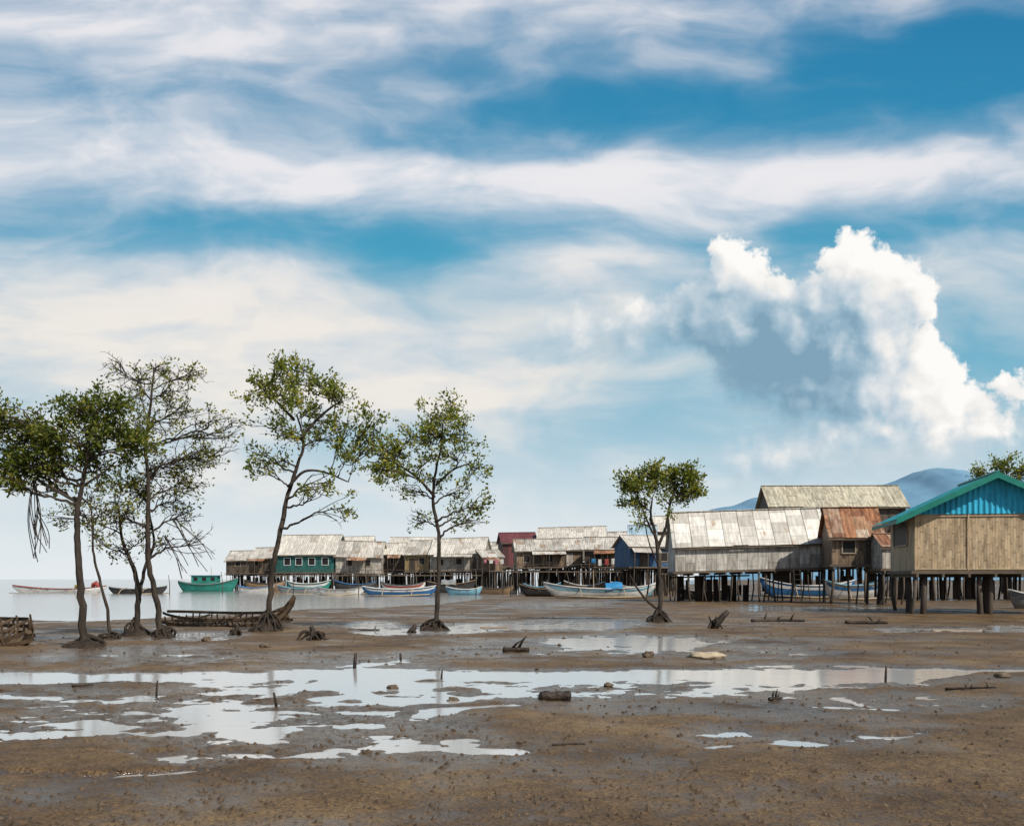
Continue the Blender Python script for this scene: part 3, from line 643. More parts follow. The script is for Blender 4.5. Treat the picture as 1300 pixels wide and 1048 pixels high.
wreck('broken boat ribs cut by the left frame edge', (-14.6, 26.8, 0), (-11.9, 25.6, 0), 1.3, .6, .15, 13, 5, tiltx=.35, levels=((.25, 0, 1), (.5, 0, .98), (.78, .1, .8)))

# ------------------------------------------------------------------ trees
def leafmesh(tips, rng, size, per):
    N = len(tips)*per
    if N == 0: return None
    tp = np.repeat(np.array([t[0] for t in tips]), per, 0); td = np.repeat(np.array([t[1] for t in tips]), per, 0)
    d = rng.normal(size=(N, 3))*.8+td*.9+np.array([0, 0, .25]); d /= np.linalg.norm(d, axis=1, keepdims=True)
    c0 = tp+rng.normal(size=(N, 3))*size*.65
    s = rng.normal(size=(N, 3)); s -= d*(s*d).sum(1, keepdims=True); s /= np.linalg.norm(s, axis=1, keepdims=True)
    L = size*rng.uniform(.6, 1.25, (N, 1)); Wd = L*.26
    v = np.stack([c0, c0+d*L*.5+s*Wd, c0+d*L, c0+d*L*.5-s*Wd], 1).reshape(-1, 3)
    f = np.arange(N*4).reshape(-1, 4)
    clump = np.repeat(rng.uniform(0, 1, len(tips)), per)
    tone = np.clip(clump*.6+rng.uniform(0, 1, N)*.35+(rng.uniform(0, 1, N) > .93)*.4, 0, 1)
    return v, f, tone
def tree(label, trunk, r0, lobes, seed, leaf='leaf', leaf_size=.13, per=8, Y=None, subs=12, twigs=4, twig_r=.007, extra=(), extratrunks=(), roots=10, rootspan=.8, rooth=.5, name='mangrove_tree', mound=True, top=.25, hang=(), lf=.7, drop=0):
    R = random.Random(seed); rng = np.random.default_rng(seed)
    bx, by = trunk[0]; Y = Y or H*F/(by-HY); base = Vector((xat(bx, Y), Y, 0))
    base.z = gz(base.x, base.y) if Y < 60 else 0
    root = thing(name, label, 'tree', base); k = Y/F
    def L(px, py, dy=0): return Vector(((px-bx)*k, dy, (by-py)*k))
    def stem(pts, r0, r1, jy):
        P = [L(pts[0][0], pts[0][1], 0)-Vector((0, 0, .25 if pts[0] == trunk[0] else 0))]; y = 0
        for p in pts[1:]: y += R.uniform(-jy, jy); P.append(L(p[0], p[1], y))
        P = catmull(P, 5); n = len(P); rr = [r1+(r0-r1)*(1-i/(n-1))**.8 for i in range(n)]
        P = [p+Vector((R.uniform(-1, 1), R.uniform(-1, 1), 0))*rr[i]*.3 for i, p in enumerate(P)]
        return P, rr
    tb = MB(); stems = []
    P, rr = stem(trunk, r0, r0*top, .12); rr[0] *= 1.45; rr[1] *= 1.25
    tb.tube(P, rr, 9, True, .09); stems += list(zip(P, rr))
    for (pts, ra, rb) in extratrunks:
        P, rr = stem(pts, ra, rb, .2); tb.tube(P, rr, 7, True, .08); stems += list(zip(P, rr))
    tb.build('trunk', MT['bark'], root, True)
    bb = MB(); tips = []
    for (px, py, rp, den) in lobes:
        r = rp*k; C = L(px, py+drop, R.uniform(-1, 1)*r*1.3)
        best = min(stems, key=lambda s: (s[0]-C).length+(2.5*max(0, s[0].z-C.z+.25*(s[0]-C).length)))
        A, ra = best; d = C-A; ln = d.length+.01
        mid = A+d*.5+Vector((R.uniform(-.12, .12), R.uniform(-.12, .12), R.uniform(-.05, .16)))*ln
        q = catmull([A, A+d*.22+(mid-A-d*.5)*.5+Vector((R.uniform(-.05, .05), 0, R.uniform(-.05, .05)))*ln, mid, C], 4); n = len(q)
        rl = min(ra*.7, .02+.016*ln+.01*rp*k); lr = [rl+(.012-rl)*(i/(n-1))**.8 for i in range(n)]
        q = [p+Vector((R.uniform(-1, 1), R.uniform(-1, 1), R.uniform(-1, 1)))*.02*ln*(0 < i < n-1) for i, p in enumerate(q)]
        bb.tube(q, lr, 6, False)
        for s in range(max(2, int(subs*min(1, den+.25)))):
            st = q[R.randrange(int(n*.4), n)]
            u = Vector((R.gauss(0, 1), R.gauss(0, 1), R.gauss(.0, .85))).normalized()
            E = C+u*r*R.uniform(.35, 1.25)**.6; e = E-st; el = e.length
            m1 = st+e*.5+Vector((R.uniform(-.2, .2), R.uniform(-.2, .2), R.uniform(-.12, .22)))*el
            sq = catmull([st, m1, E], 3); sn = len(sq); r1 = twig_r*1.9+.004*el
            bb.tube(sq, [r1+(twig_r-r1)*(i/(sn-1)) for i in range(sn)], 4, False)
            sleaf = R.random() < den*1.25
            for t in range(twigs):
                a0 = sq[R.randrange(2, sn)]; dr = (e.normalized()*.7+Vector((R.gauss(0, .7), R.gauss(0, .7), R.gauss(.1, .55)))).normalized()
                tl = R.uniform(.15, .40)*(r**.5); a1 = a0+dr*tl*.5+Vector((0, 0, R.uniform(-.03, .05))); a2 = a0+dr*tl
                bb.tube([a0, a1, a2], [twig_r, twig_r*.8, twig_r*.6], 3, False)
                if sleaf and R.random() < lf: tips.append((tuple(a2), tuple(dr)))
                if sleaf and R.random() < den*.4*lf: tips.append((tuple(a1), tuple(dr)))
    for pts, ra in extra:
        q = catmull([L(p[0], p[1], R.uniform(-.15, .15)) for p in pts], 4); n = len(q)
        bb.tube(q, [ra*(1-.75*i/(n-1)) for i in range(n)], 5, False)
    bb.build('branches', MT['bark'], root)
    if hang:
        hb = MB()
        for (px0, py0, px1, py1, n_, sp) in hang:
            for i in range(n_):
                x1 = px1+R.uniform(-sp, sp); y1 = py1+R.uniform(-1, .3)*abs(py1-py0)*.4
                hb.tube(catmull([L(px0+R.uniform(-2, 2), py0, R.uniform(-.2, .2)), L((px0+x1)/2+R.uniform(-4, 4), (py0+y1)/2, R.uniform(-.2, .2)), L(x1, y1, R.uniform(-.3, .3))], 4), .011, 4, False)
        hb.build('hanging_roots', MT['bark'], root)
    lm = leafmesh(tips, rng, leaf_size, per)
    if lm:
        v, f, tone = lm; o = grid_obj('crown', v, f, MT[leaf]); o.parent = root
        at = o.data.attributes.new('tone', 'FLOAT', 'FACE'); at.data.foreach_set('value', tone.astype(np.float32))
    if roots:
        rb = MB()
        for i in range(int(roots*1.5)):
            a = 2*math.pi*i/roots+R.uniform(-.3, .3); sp = rootspan*R.uniform(.35, 1.05); h0 = rooth*R.uniform(.3, 1)
            dv = Vector((math.cos(a), math.sin(a), 0)); w = Vector((-dv.y, dv.x, 0))*R.uniform(-.3, .3)
            rb.tube(catmull([dv*r0*.4+Vector((0, 0, h0)), dv*sp*.4+w+Vector((0, 0, h0*.75)), dv*sp*.8+w+Vector((0, 0, h0*.25)), dv*sp+Vector((0, 0, -.12))], 3), [.055*R.uniform(.5, 1.3)*r0/.12]*9+[.03], 6, False, .2)
            if R.random() < .5:
                p0 = dv*sp*.6+w+Vector((0, 0, h0*.5)); p1 = p0+Vector((R.uniform(-.25, .25), R.uniform(-.3, .3), -h0*.6)); rb.tube([p0, (p0+p1)/2+Vector((0, 0, .06)), p1], .03, 5, False, .15)
        if mound:
            nn = 22; i0 = len(rb.v); rb.v.append((0, 0, rooth*.6))
            for ring in range(1, 6):
                for j in range(nn):
                    a = 2*math.pi*j/nn; rr_ = rootspan*1.0*ring/5; z = rooth*.6*(1-(ring/5)**.9)*R.uniform(.5, 1.5)-.05*(ring == 5)
                    rb.v.append((math.cos(a)*rr_*R.uniform(.8, 1.15), math.sin(a)*rr_*R.uniform(.8, 1.15), z))
            for j in range(nn): rb.f.append((i0, i0+1+j, i0+1+(j+1) % nn))
            for ring in range(4):
                for j in range(nn):
                    a = i0+1+ring*nn+j; b2 = i0+1+ring*nn+(j+1) % nn; rb.f.append((a, a+nn, b2+nn, b2))
        rb.build('roots', MT['root'], root, True)
    return root
tree('dense dark leaved mangrove farthest left with hanging roots', [(108, 822), (106, 770), (101, 720), (97, 675), (98, 648), (106, 610), (112, 570), (116, 530)], .10,
     [(118, 500, 26, .85), (150, 508, 20, .8), (85, 510, 22, .85), (100, 535, 26, .85), (140, 545, 26, .85), (72, 540, 22, .85), (60, 570, 24, .8), (90, 572, 24, .8), (128, 580, 26, .7), (165, 560, 22, .7), (178, 545, 18, .65), (30, 535, 22, .85), (8, 525, 20, .85), (-18, 530, 24, .8), (35, 575, 26, .85), (8, 580, 24, .85), (-15, 570, 22, .8), (40, 602, 16, .6), (15, 602, 14, .6)],
     1, 'leaf_deep', subs=13, per=9, leaf_size=.12, lf=.95, drop=12, extra=[([(98, 640), (75, 625), (50, 612), (25, 600)], .05), ([(102, 620), (130, 600), (150, 585)], .04)], hang=[(45, 612, 50, 705, 7, 10), (42, 615, 42, 715, 4, 6), (48, 655, 60, 700, 4, 6)], roots=13, rootspan=.55, rooth=.3)
tree('thin bent sapling between the dense left tree and its neighbour', [(141, 812), (134, 775), (122, 735), (116, 700), (117, 665), (112, 630)], .05,
     [(112, 640, 22, .6), (95, 655, 20, .5), (130, 650, 20, .5), (75, 660, 16, .4), (118, 612, 20, .5), (120, 680, 14, .4)], 2, 'leaf_sparse', .11, 8, subs=10, roots=6, rootspan=.25, rooth=.2)
tree('leaning mangrove with sparse low leaves left of the tall bare tree', [(172, 808), (176, 770), (174, 735), (163, 705), (155, 680), (150, 640)], .09,
     [(150, 640, 25, .5), (140, 670, 22, .5), (165, 665, 20, .4), (120, 690, 15, .35), (160, 610, 22, .4), (185, 690, 18, .35), (150, 695, 18, .4)], 3, 'leaf_sparse', .115, 8, extratrunks=[([(176, 760), (182, 720), (190, 690), (184, 650)], .06, .025)], roots=12, rootspan=.45, rooth=.55, subs=11)
tree('tall half bare mangrove with fine twigs and few leaves', [(206, 809), (200, 765), (192, 720), (190, 670), (193, 620), (191, 570), (197, 520), (200, 470)], .09,
     [(200, 468, 24, .3), (165, 475, 26, .28), (180, 500, 28, .35), (225, 500, 28, .35), (150, 470, 18, .22), (245, 520, 26, .32), (270, 545, 24, .3), (215, 540, 30, .48), (180, 550, 28, .6), (255, 575, 28, .38), (285, 580, 20, .35), (225, 590, 30, .5), (190, 600, 28, .6), (250, 620, 26, .35), (215, 635, 24, .4), (170, 625, 24, .5), (235, 660, 22, .2), (255, 690, 20, .12), (205, 690, 20, .15), (155, 655, 20, .4), (240, 480, 20, .22), (290, 540, 14, .28)],
     4, 'leaf_sparse', .11, 6, subs=24, twigs=6, twig_r=.007, lf=.6, hang=[(222, 660, 262, 720, 6, 12), (210, 680, 235, 735, 5, 10)], roots=12, rootspan=.45, rooth=.35)
tree('graceful leaning mangrove behind the rotting hull prow', [(338, 803), (342, 765), (347, 715), (356, 665), (366, 620), (376, 588), (382, 560), (374, 525)], .10,
     [(352, 468, 22, .8), (380, 462, 22, .8), (330, 492, 22, .7), (408, 478, 24, .8), (365, 500, 26, .85), (395, 510, 28, .8), (430, 500, 24, .7), (335, 530, 24, .55), (325, 565, 22, .45), (412, 545, 28, .7), (440, 535, 24, .65), (462, 552, 20, .7), (445, 570, 22, .55), (375, 545, 22, .5), (350, 575, 20, .4), (425, 605, 22, .45), (440, 635, 20, .4), (405, 620, 18, .3), (472, 520, 14, .6), (330, 588, 14, .35)],
     5, 'leaf', .13, 9, subs=12, twigs=4, twig_r=.0075, lf=.92, drop=12, extratrunks=[([(366, 620), (385, 600), (410, 600), (440, 612)], .05, .02), ([(382, 560), (400, 535), (425, 512)], .06, .03), ([(374, 535), (352, 512), (340, 498)], .05, .025)], roots=15, rootspan=.6, rooth=.65)
tree('slender mangrove standing alone right of centre left', [(553, 800), (555, 760), (557, 715), (556, 675), (550, 640), (552, 605), (560, 565), (562, 535)], .085,
     [(545, 520, 20, .8), (575, 515, 22, .8), (560, 540, 26, .7), (530, 545, 24, .65), (595, 545, 24, .7), (510, 560, 22, .75), (485, 565, 20, .8), (470, 585, 14, .65), (500, 590, 22, .65), (580, 575, 26, .6), (605, 585, 22, .6), (535, 580, 24, .5), (555, 600, 22, .4), (595, 615, 24, .5), (615, 635, 20, .5), (590, 645, 20, .4), (520, 615, 20, .45), (525, 650, 16, .45), (605, 655, 14, .38)],
     6, 'leaf', .13, 9, subs=12, twigs=4, twig_r=.0075, lf=.9, drop=8, extratrunks=[([(552, 630), (530, 605), (505, 588), (485, 578)], .05, .02), ([(553, 615), (575, 595), (598, 585)], .045, .02)], roots=14, rootspan=.58, rooth=.45)
tree('small flat canopied mangrove with tangled stems before the blue house', [(836, 790), (838, 755), (836, 715), (832, 680), (826, 655), (828, 632)], .10,
     [(812, 600, 13, .9), (832, 594, 11, .85), (850, 602, 12, .9), (870, 598, 11, .9), (884, 608, 9, .85), (796, 612, 11, .75), (886, 624, 8, .6), (858, 616, 13, .8), (834, 612, 12, .7), (810, 620, 13, .75), (872, 630, 12, .6), (846, 636, 12, .45), (818, 642, 12, .5), (802, 634, 10, .5), (790, 618, 7, .5), (826, 662, 12, .22), (842, 674, 11, .15), (810, 662, 11, .25)],
     8, 'leaf', .145, 8, subs=12, twigs=4, twig_r=.009, lf=.85, drop=3, extratrunks=[([(834, 700), (845, 670), (850, 640), (860, 618)], .06, .03), ([(836, 690), (822, 665), (808, 630)], .05, .025), ([(837, 775), (820, 762), (806, 742), (800, 730)], .06, .02), ([(834, 715), (824, 690), (818, 660)], .035, .015)], roots=14, rootspan=.58, rooth=.55)
tree('broad leafy tree showing above the turquoise gabled house', [(1275, 742), (1273, 690), (1270, 640), (1272, 600)], .3,
     [(1250, 590, 13, .8), (1268, 575, 13, .8), (1285, 578, 13, .8), (1300, 592, 13, .8), (1262, 598, 14, .8), (1285, 600, 15, .8), (1310, 580, 13, .8), (1243, 602, 10, .6)],
     9, 'leaf', .36, 7, Y=120, subs=12, twigs=4, twig_r=.02, roots=0, name='leafy_tree')

# ------------------------------------------------------------------ debris on the mud
def on_ground(o, px, py, sink=0):
    p = gpt(px, py); o.location = (p.x, p.y, max(gz(p.x, p.y), -.02)-sink); return p.y/F
def lump(name, label, cat, px, py, wpx, hpx_, mat, seed, asp=.7, group=None):
    R = random.Random(seed); o_ = Vector((R.uniform(-50, 50), R.uniform(-50, 50), 0)); k = gpt(px, py).y/F
    rx, rz = wpx*k/2, hpx_*k*.85; ry = rx*asp; mb = MB(); n, m_ = 20, 12
    for i in range(m_+1):
        th = math.pi*i/m_
        for j in range(n):
            ph = 2*math.pi*j/n; d = Vector((math.sin(th)*math.cos(ph), math.sin(th)*math.sin(ph), math.cos(th)))
            s_ = 1+.45*mnoise.noise(d*1.6+o_)+.25*mnoise.noise(d*4+o_)
            mb.v.append((d.x*rx*s_, d.y*ry*s_, d.z*rz*.8*s_+rz*.4))
    for i in range(m_):
        for j in range(n):
            a = i*n+j; b2 = i*n+(j+1) % n; mb.f.append((a, a+n, b2+n, b2))
    o = mb.build(name, MT[mat], None, True); on_ground(o, px, py, 0); return tag(o, label, cat, group)
def log(label, px, py, wpx, rpx, rz, seed, mat='drift', name='log', bend=.1, stubs=0, taper=.8, lift=0, cat=None):
    R = random.Random(seed); k = gpt(px, py).y/F; Lh = wpx*k/2; r = rpx*k; n = 12
    pts = [(Lh*(2*i/n-1), R.uniform(-.1, .1)*r+bend*Lh*math.sin(i/n*3.0), r*.7+lift*k*i/n+R.uniform(-.1, .1)*r) for i in range(n+1)]
    root = thing(name, label, cat or ('log' if name == 'log' else 'driftwood'), (0, 0, 0), rz); on_ground(root, px, py)
    mb = MB(); mb.tube(pts, [r*(1+(taper-1)*i/n)*R.uniform(.85, 1.12) for i in range(n+1)], 12, True, .1); mb.build('stem', MT[mat], root, True)
    for s in range(stubs):
        i = R.randrange(2, n-1); p = Vector(pts[i]); dv = Vector((R.uniform(-.4, .9), R.uniform(-.6, .6), R.uniform(.2, 1))).normalized()
        b2 = MB(); ln = r*R.uniform(2.5, 6); b2.tube([p, p+dv*ln*.5+Vector((0, 0, .1*ln)), p+dv*ln], [r*.6, r*.45, r*.2], 6, True, .1); b2.build('branch_stub', MT[mat], root, True)
    return root
log('short thick dark log lying on the foreground mud', 705, 890, 38, 7, .06, 1, bend=.02, taper=.92)
log('dark driftwood chunk beyond the long puddle near image centre', 655, 828, 33, 3.5, -.1, 2, name='driftwood', stubs=2, bend=.12)
log('forked dead branch lying on the mud at lower right', 1232, 881, 60, 1.8, -.5, 4, name='driftwood', stubs=4, taper=.4, lift=5)
log('thin stick lying in the bottom foreground mud', 722, 950, 44, 1.5, .25, 5, name='driftwood', taper=.5, bend=.2)
log('slim driftwood stick right of the roots of the leaning tree', 462, 800, 40, 1.5, .1, 6, name='driftwood', stubs=1, taper=.5)
log('weathered flat driftwood lying before the blue beached boat', 988, 790, 70, 2.2, .1, 7, name='driftwood', stubs=3, taper=.7, bend=.1)
log('dark driftwood trunk on mud right of the leaning stump', 1100, 793, 52, 2.6, -.2, 8, name='driftwood', stubs=2)
log('pale stick beside the lone slender mangrove', 628, 797, 36, 1.4, .05, 9, 'driftpale', name='driftwood', taper=.6)
log('small dark stick on mud at far lower left', 105, 872, 26, 1.8, .4, 10, name='driftwood', taper=.5)
log('short twig stuck in mud beside the pale flat rock', 985, 890, 22, 2.6, .5, 12, name='driftwood', stubs=3, taper=.6)
log('thin pole lying in front of the bamboo house stilts', 1215, 800, 70, 1.4, .15, 13, 'driftpale', name='driftwood', taper=.6)
def stump(label, px, py, hpx_, rpx, lean, seed, nroot=7, span=2.5):
    R = random.Random(seed); k = gpt(px, py).y/F; h = hpx_*k; r = rpx*k
    root = thing('tree_stump', label, 'stump', (0, 0, 0)); on_ground(root, px, py)
    mb = MB(); mb.tube([(0, 0, -.05), (lean*h*.3, 0, h*.35), (lean*h*.7, .02, h*.75), (lean*h, 0, h)], [r*1.25, r, r*.85, r*.6], 9, True, .18); mb.build('stem', MT['drift'], root, True)
    rb = MB()
    for i in range(nroot):
        a = 6.283*i/nroot+R.uniform(-.3, .3); dv = Vector((math.cos(a), math.sin(a), 0)); s_ = r*span*R.uniform(.6, 1.3); hf = R.uniform(.15, 1.0)
        rb.tube(catmull([dv*r*.3+Vector((0, 0, h*.45)), dv*s_*.5+Vector((R.uniform(-.1, .1), 0, h*.6*hf)), dv*s_+Vector((0, 0, -.05+(R.random() < .3)*h*.8))], 4), [r*.45*R.uniform(.6, 1.2)]*6+[r*.28]*3, 6, True, .2)
    rb.build('roots', MT['root'], root, True); return root
stump('broken stump leaning right beside the canopy mangrove', 905, 799, 22, 4.5, .9, 1, 6)
stump('clump of bare dead roots between the two middle trees', 400, 814, 17, 4.5, -.3, 2, 12, 4.2)
stump('low tangled root clump left of the leaning mangrove base', 298, 806, 13, 3.2, .3, 3, 9, 3)
stump('small dead root clump beside the lone slender mangrove', 522, 803, 11, 3.5, .5, 4, 9, 3.2)
def post(label, px, py, hpx_, rpx, lean, group=None):
    k = gpt(px, py).y/F; h = hpx_*k; r = rpx*k; mb = MB(); mb.tube([(0, 0, -.1), (lean*h*.5, 0, h*.5), (lean*h, 0, h)], [r*1.15, r, r*.75], 7, True, .12)
    o = mb.build('wooden_stake', MT['drift'], None, True); on_ground(o, px, py); tag(o, label, 'stake', group)
post('short dark stake in mud left of the two central stakes', 450, 848, 20, 2.2, .08)
post('thin little stake in mud just right of the central stake', 509, 838, 10, 1.5, -.1)
post('stake standing in the long puddle at its right end', 1124, 866, 22, 1.6, .05)
post('leaning stake standing in the lower left puddle', 352, 899, 18, 1.8, -.25)
post('slim stake beside the lower left puddle edge', 198, 885, 22, 1.3, .1)
post('thin stake near the puddle middle below the lone slender tree', 560, 862, 14, 1.3, .1)
lump('rock', 'pale yellowish flat rock on mud at right of centre', 'rock', 897, 836, 44, 8, 'palerock', 1)
lump('rock', 'dark small rock left of the pale flat rock', 'rock', 823, 835, 14, 8, 'rock', 2)
lump('rock', 'brown rock at the near edge of the long puddle centre', 'rock', 575, 889, 16, 6, 'rock', 3)
lump('rock', 'small rock half sunk at the long puddle beside the dead stake', 'rock', 499, 874, 14, 6, 'rock', 4)
lump('rock', 'low brown rock right of the short thick log', 'rock', 772, 872, 12, 5, 'rock', 5)
lump('rock', 'brown rock in the mud at far right edge', 'rock', 1272, 862, 18, 6, 'rock', 6)
lump('rock', 'small round rock left of the leaning mangrove roots', 'rock', 262, 815, 12, 6, 'rock', 7)
lump('rock', 'rounded rock below the root clump between trees', 'rock', 336, 824, 14, 6, 'rock', 8)
R = random.Random(11); mb = MB()
for _ in range(4500):
    py = 775+R.random()**1.3*290; px = R.uniform(-40, 1340); p = gpt(px, py)
    ms = R.choice((.006, .008, .01, .014, .018, .025))*R.uniform(.8, 1.5)*(1 if p.y < 22 else 1.6)
    for d in ((1, 0, 0), (0, 1, 0), (-1, 0, 0), (0, -1, 0), (0, 0, .8), (0, 0, -.6)):
        mb.v.append((p.x+d[0]*ms*R.uniform(.7, 1.4), p.y+d[1]*ms*R.uniform(.7, 1.4), d[2]*ms))
    i0 = len(mb.v)-6
    for q in ((0, 1, 4), (1, 2, 4), (2, 3, 4), (3, 0, 4), (1, 0, 5), (2, 1, 5), (3, 2, 5), (0, 3, 5)): mb.f.append(tuple(i0+k for k in q))
vx = np.array(mb.v).reshape(-1, 6, 3); zz = ground_z(vx[:, 4, 0], vx[:, 4, 1]); vx[:, :, 2] += zz[:, None]
vx[:, :, 2] -= (zz < 0)[:, None]*.3
mb.v = [tuple(p) for p in vx.reshape(-1, 3)]
tag(mb.build('pebbles', MT['pebble'], None), 'small pebbles and mud lumps scattered over the tidal flat', 'pebbles', kind='stuff')

# ------------------------------------------------------------------ sky and light
SUN_EL, SUN_AZ = math.radians(46), math.radians(138)   # azimuth clockwise from +Y (view direction)
w = bpy.data.worlds.new('World'); S.world = w; w.use_nodes = True
nt = w.node_tree; bg = nt.nodes['Background']; bg.inputs['Strength'].default_value = .1
sky = nt.nodes.new('ShaderNodeTexSky'); sky.sky_type = 'NISHITA'; sky.sun_disc = False
sky.sun_elevation = SUN_EL; sky.sun_rotation = SUN_AZ
gen = nt.nodes.new('ShaderNodeTexCoord').outputs['Generated']
dx, dy, dz = SEP(nt, gen)
yy = M(nt, 'MAXIMUM', dy, .06)
s_ = M(nt, 'ADD', M(nt, 'MULTIPLY', M(nt, 'DIVIDE', dx, yy), 13.0), 6.5)
t_ = M(nt, 'SUBTRACT', 7.35, M(nt, 'MULTIPLY', M(nt, 'DIVIDE', dz, yy), 13.0))
p0 = COMB(nt, s_, t_, 0)
wn = NOISE(nt, VM(nt, 'MULTIPLY', p0, (.30, .6, 1)), 1.0, 2, .4, dim='2D', out='Color')
warp = VM(nt, 'MULTIPLY', VM(nt, 'SUBTRACT', wn, (.5, .5, .5)), (2.2, .7, 0))
wn2 = NOISE(nt, VM(nt, 'MULTIPLY', p0, (.75, 1.7, 1)), 1.0, 3, .48, dim='2D', out='Color')
warp = VM(nt, 'ADD', warp, VM(nt, 'MULTIPLY', VM(nt, 'SUBTRACT', wn2, (.5, .5, .5)), (.8, .2, 0)))
pw = VM(nt, 'ADD', p0, warp)
ELL = [(5, -.1, 8, 1.0, .42), (1, .5, 4.2, 1.2, .4), (2.2, 1.3, 4, .8, .2), (6.5, 2.2, 10, .9, .66), (1.8, 1.9, 4, .8, .25), (11, 2.15, 4, .7, .2), (1.5, 3.9, 4.6, 1.2, .55), (6, 4.4, 3.6, 1.3, .5), (2.5, 5.2, 6, 1.5, .42), (7.4, 3.4, 2, .55, .4), (12.4, 3.7, 2.4, .8, .4),
       (8.3, 1.3, 5, .65, -.5), (12.2, .8, 3.2, .9, -.7), (4.2, 1.55, 3, .4, -.25), (5, 3.0, 4.6, .42, -.55), (5.35, 3.5, 1.0, .5, -.6), (11.6, 2.95, 3.2, .45, -.5), (1, 2.8, 2.6, .4, -.35), (8.9, 5.2, 2.6, 1.1, -.18), (12.4, 4.5, 1.8, .9, -.35)]
cov = .40
for (cx, cy, rx, ry, wt) in ELL:
    q = VM(nt, 'MULTIPLY_ADD', pw, (1/rx, 1/ry, 0), (-cx/rx, -cy/ry, 0))
    cov = M(nt, 'ADD', cov, MAPR(nt, VM(nt, 'LENGTH', q), 1.25, 0, 0, wt))
st = NOISE(nt, VM(nt, 'MULTIPLY', pw, (.28, 1.5, 1)), 1.0, 5, .48, dim='2D')
st2 = NOISE(nt, VM(nt, 'MULTIPLY', pw, (.75, 1.7, 1)), 1.2, 5, .5, dim='2D')
cov = M(nt, 'ADD', cov, M(nt, 'MULTIPLY', M(nt, 'SUBTRACT', st, .5), .9))
cov = M(nt, 'ADD', cov, M(nt, 'MULTIPLY', M(nt, 'SUBTRACT', st2, .5), .55))
cf = MAPR(nt, cov, -.2, 1.3, 0, .95)
tt = M(nt, 'DIVIDE', t_, 7.35, clamp=True)
blue = RAMP(nt, tt, [(0, (.018, .205, .41)), (.25, (.03, .27, .475)), (.45, (.065, .36, .545)), (.65, (.19, .47, .62)), (.85, (.44, .63, .73)), (1, (.66, .76, .81))])
blue = VM(nt, 'SCALE', blue); blue.node.inputs['Scale'].default_value = 10
base = MIX(nt, .06, blue, sky.outputs[0])
shade = M(nt, 'ADD', M(nt, 'MULTIPLY', st2, .6), M(nt, 'MULTIPLY', st, .4))
shade = M(nt, 'ADD', shade, M(nt, 'MULTIPLY', M(nt, 'SUBTRACT', cf, .5), .5))
cc = RAMP(nt, shade, [(.25, (.43, .56, .69)), (.5, (.65, .70, .78)), (.75, (.87, .85, .87))])
warmc = RAMP(nt, shade, [(.25, (.54, .64, .71)), (.5, (.74, .75, .77)), (.75, (.90, .84, .78))])
cc = MIX(nt, MAPR(nt, tt, .34, .56, 0, 1), cc, warmc)
cc = VM(nt, 'SCALE', cc); cc.node.inputs['Scale'].default_value = 10
skyc = MIX(nt, cf, base, cc)
haze = MAPR(nt, tt, .72, 1.02, 0, .85)
skyc = MIX(nt, haze, skyc, (8.0, 8.4, 8.6, 1))
# cumulus: density group, evaluated at the point and a step toward the sun
g = bpy.data.node_groups.new('cumulus', 'ShaderNodeTree')
g.interface.new_socket('Vector', in_out='INPUT', socket_type='NodeSocketVector'); g.interface.new_socket('Value', in_out='OUTPUT', socket_type='NodeSocketFloat')
gi = g.nodes.new('NodeGroupInput'); go = g.nodes.new('NodeGroupOutput')
vin = gi.outputs[0]
wz = NOISE(g, vin, 2.2, 4, .55, dim='2D', out='Color')
pv = VM(g, 'ADD', vin, VM(g, 'MULTIPLY', VM(g, 'SUBTRACT', wz, (.5, .5, .5)), (.36, .36, 0)))
BL = [(9.25, 3.28, .27), (9.5, 3.5, .34), (9.15, 3.62, .33), (9.9, 3.75, .38), (10.3, 3.85, .4), (10.75, 3.4, .36), (10.95, 3.27, .3), (11.2, 3.5, .4), (11.5, 3.65, .36), (11.0, 3.9, .55), (11.62, 3.85, .28), (8.85, 3.95, .38), (8.5, 4.1, .32), (9.3, 4.2, .58), (10.0, 4.3, .62), (10.6, 4.4, .66), (11.2, 4.4, .54), (11.7, 4.5, .3), (9.6, 4.7, .5), (10.3, 4.9, .54), (11.0, 4.95, .54), (11.6, 5.0, .5), (11.95, 4.7, .3), (12.1, 5.15, .38), (12.5, 5.42, .32), (12.8, 5.52, .18), (11.9, 5.5, .38), (11.2, 5.5, .4), (10.6, 5.5, .38), (9.9, 5.8, .34), (10.3, 5.75, .34), (9.5, 5.85, .26), (8.1, 4.05, .3), (7.75, 4.12, .3), (7.35, 4.15, .26), (7.4, 4.4, .22), (8.0, 4.3, .28), (7.05, 4.2, .18), (12.75, 4.85, .13), (12.95, 5.0, .18)]
acc = None
for (cx, cy, r) in BL:
    d = M(g, 'SUBTRACT', r, VM(g, 'DISTANCE', pv, (cx, cy, 0)))
    acc = d if acc is None else M(g, 'SMOOTH_MAX', acc, d, .34)
v1 = VORO(g, pv, 2.6, '2D'); v2 = VORO(g, pv, 6.2, '2D')
acc = M(g, 'ADD', acc, M(g, 'MULTIPLY', M(g, 'SUBTRACT', .2, M(g, 'MULTIPLY', v1, v1)), .20))
acc = M(g, 'ADD', acc, M(g, 'MULTIPLY', M(g, 'SUBTRACT', .2, M(g, 'MULTIPLY', v2, v2)), .06))
g.links.new(acc, go.inputs[0])
def grp(v):
    n = nt.nodes.new('ShaderNodeGroup'); n.node_tree = g; setin(nt, n.inputs[0], v); return n.outputs[0]
h0 = grp(p0); h1 = grp(VM(nt, 'ADD', p0, (.11, -.11, 0))); h2 = grp(VM(nt, 'ADD', p0, (.34, -.36, 0)))
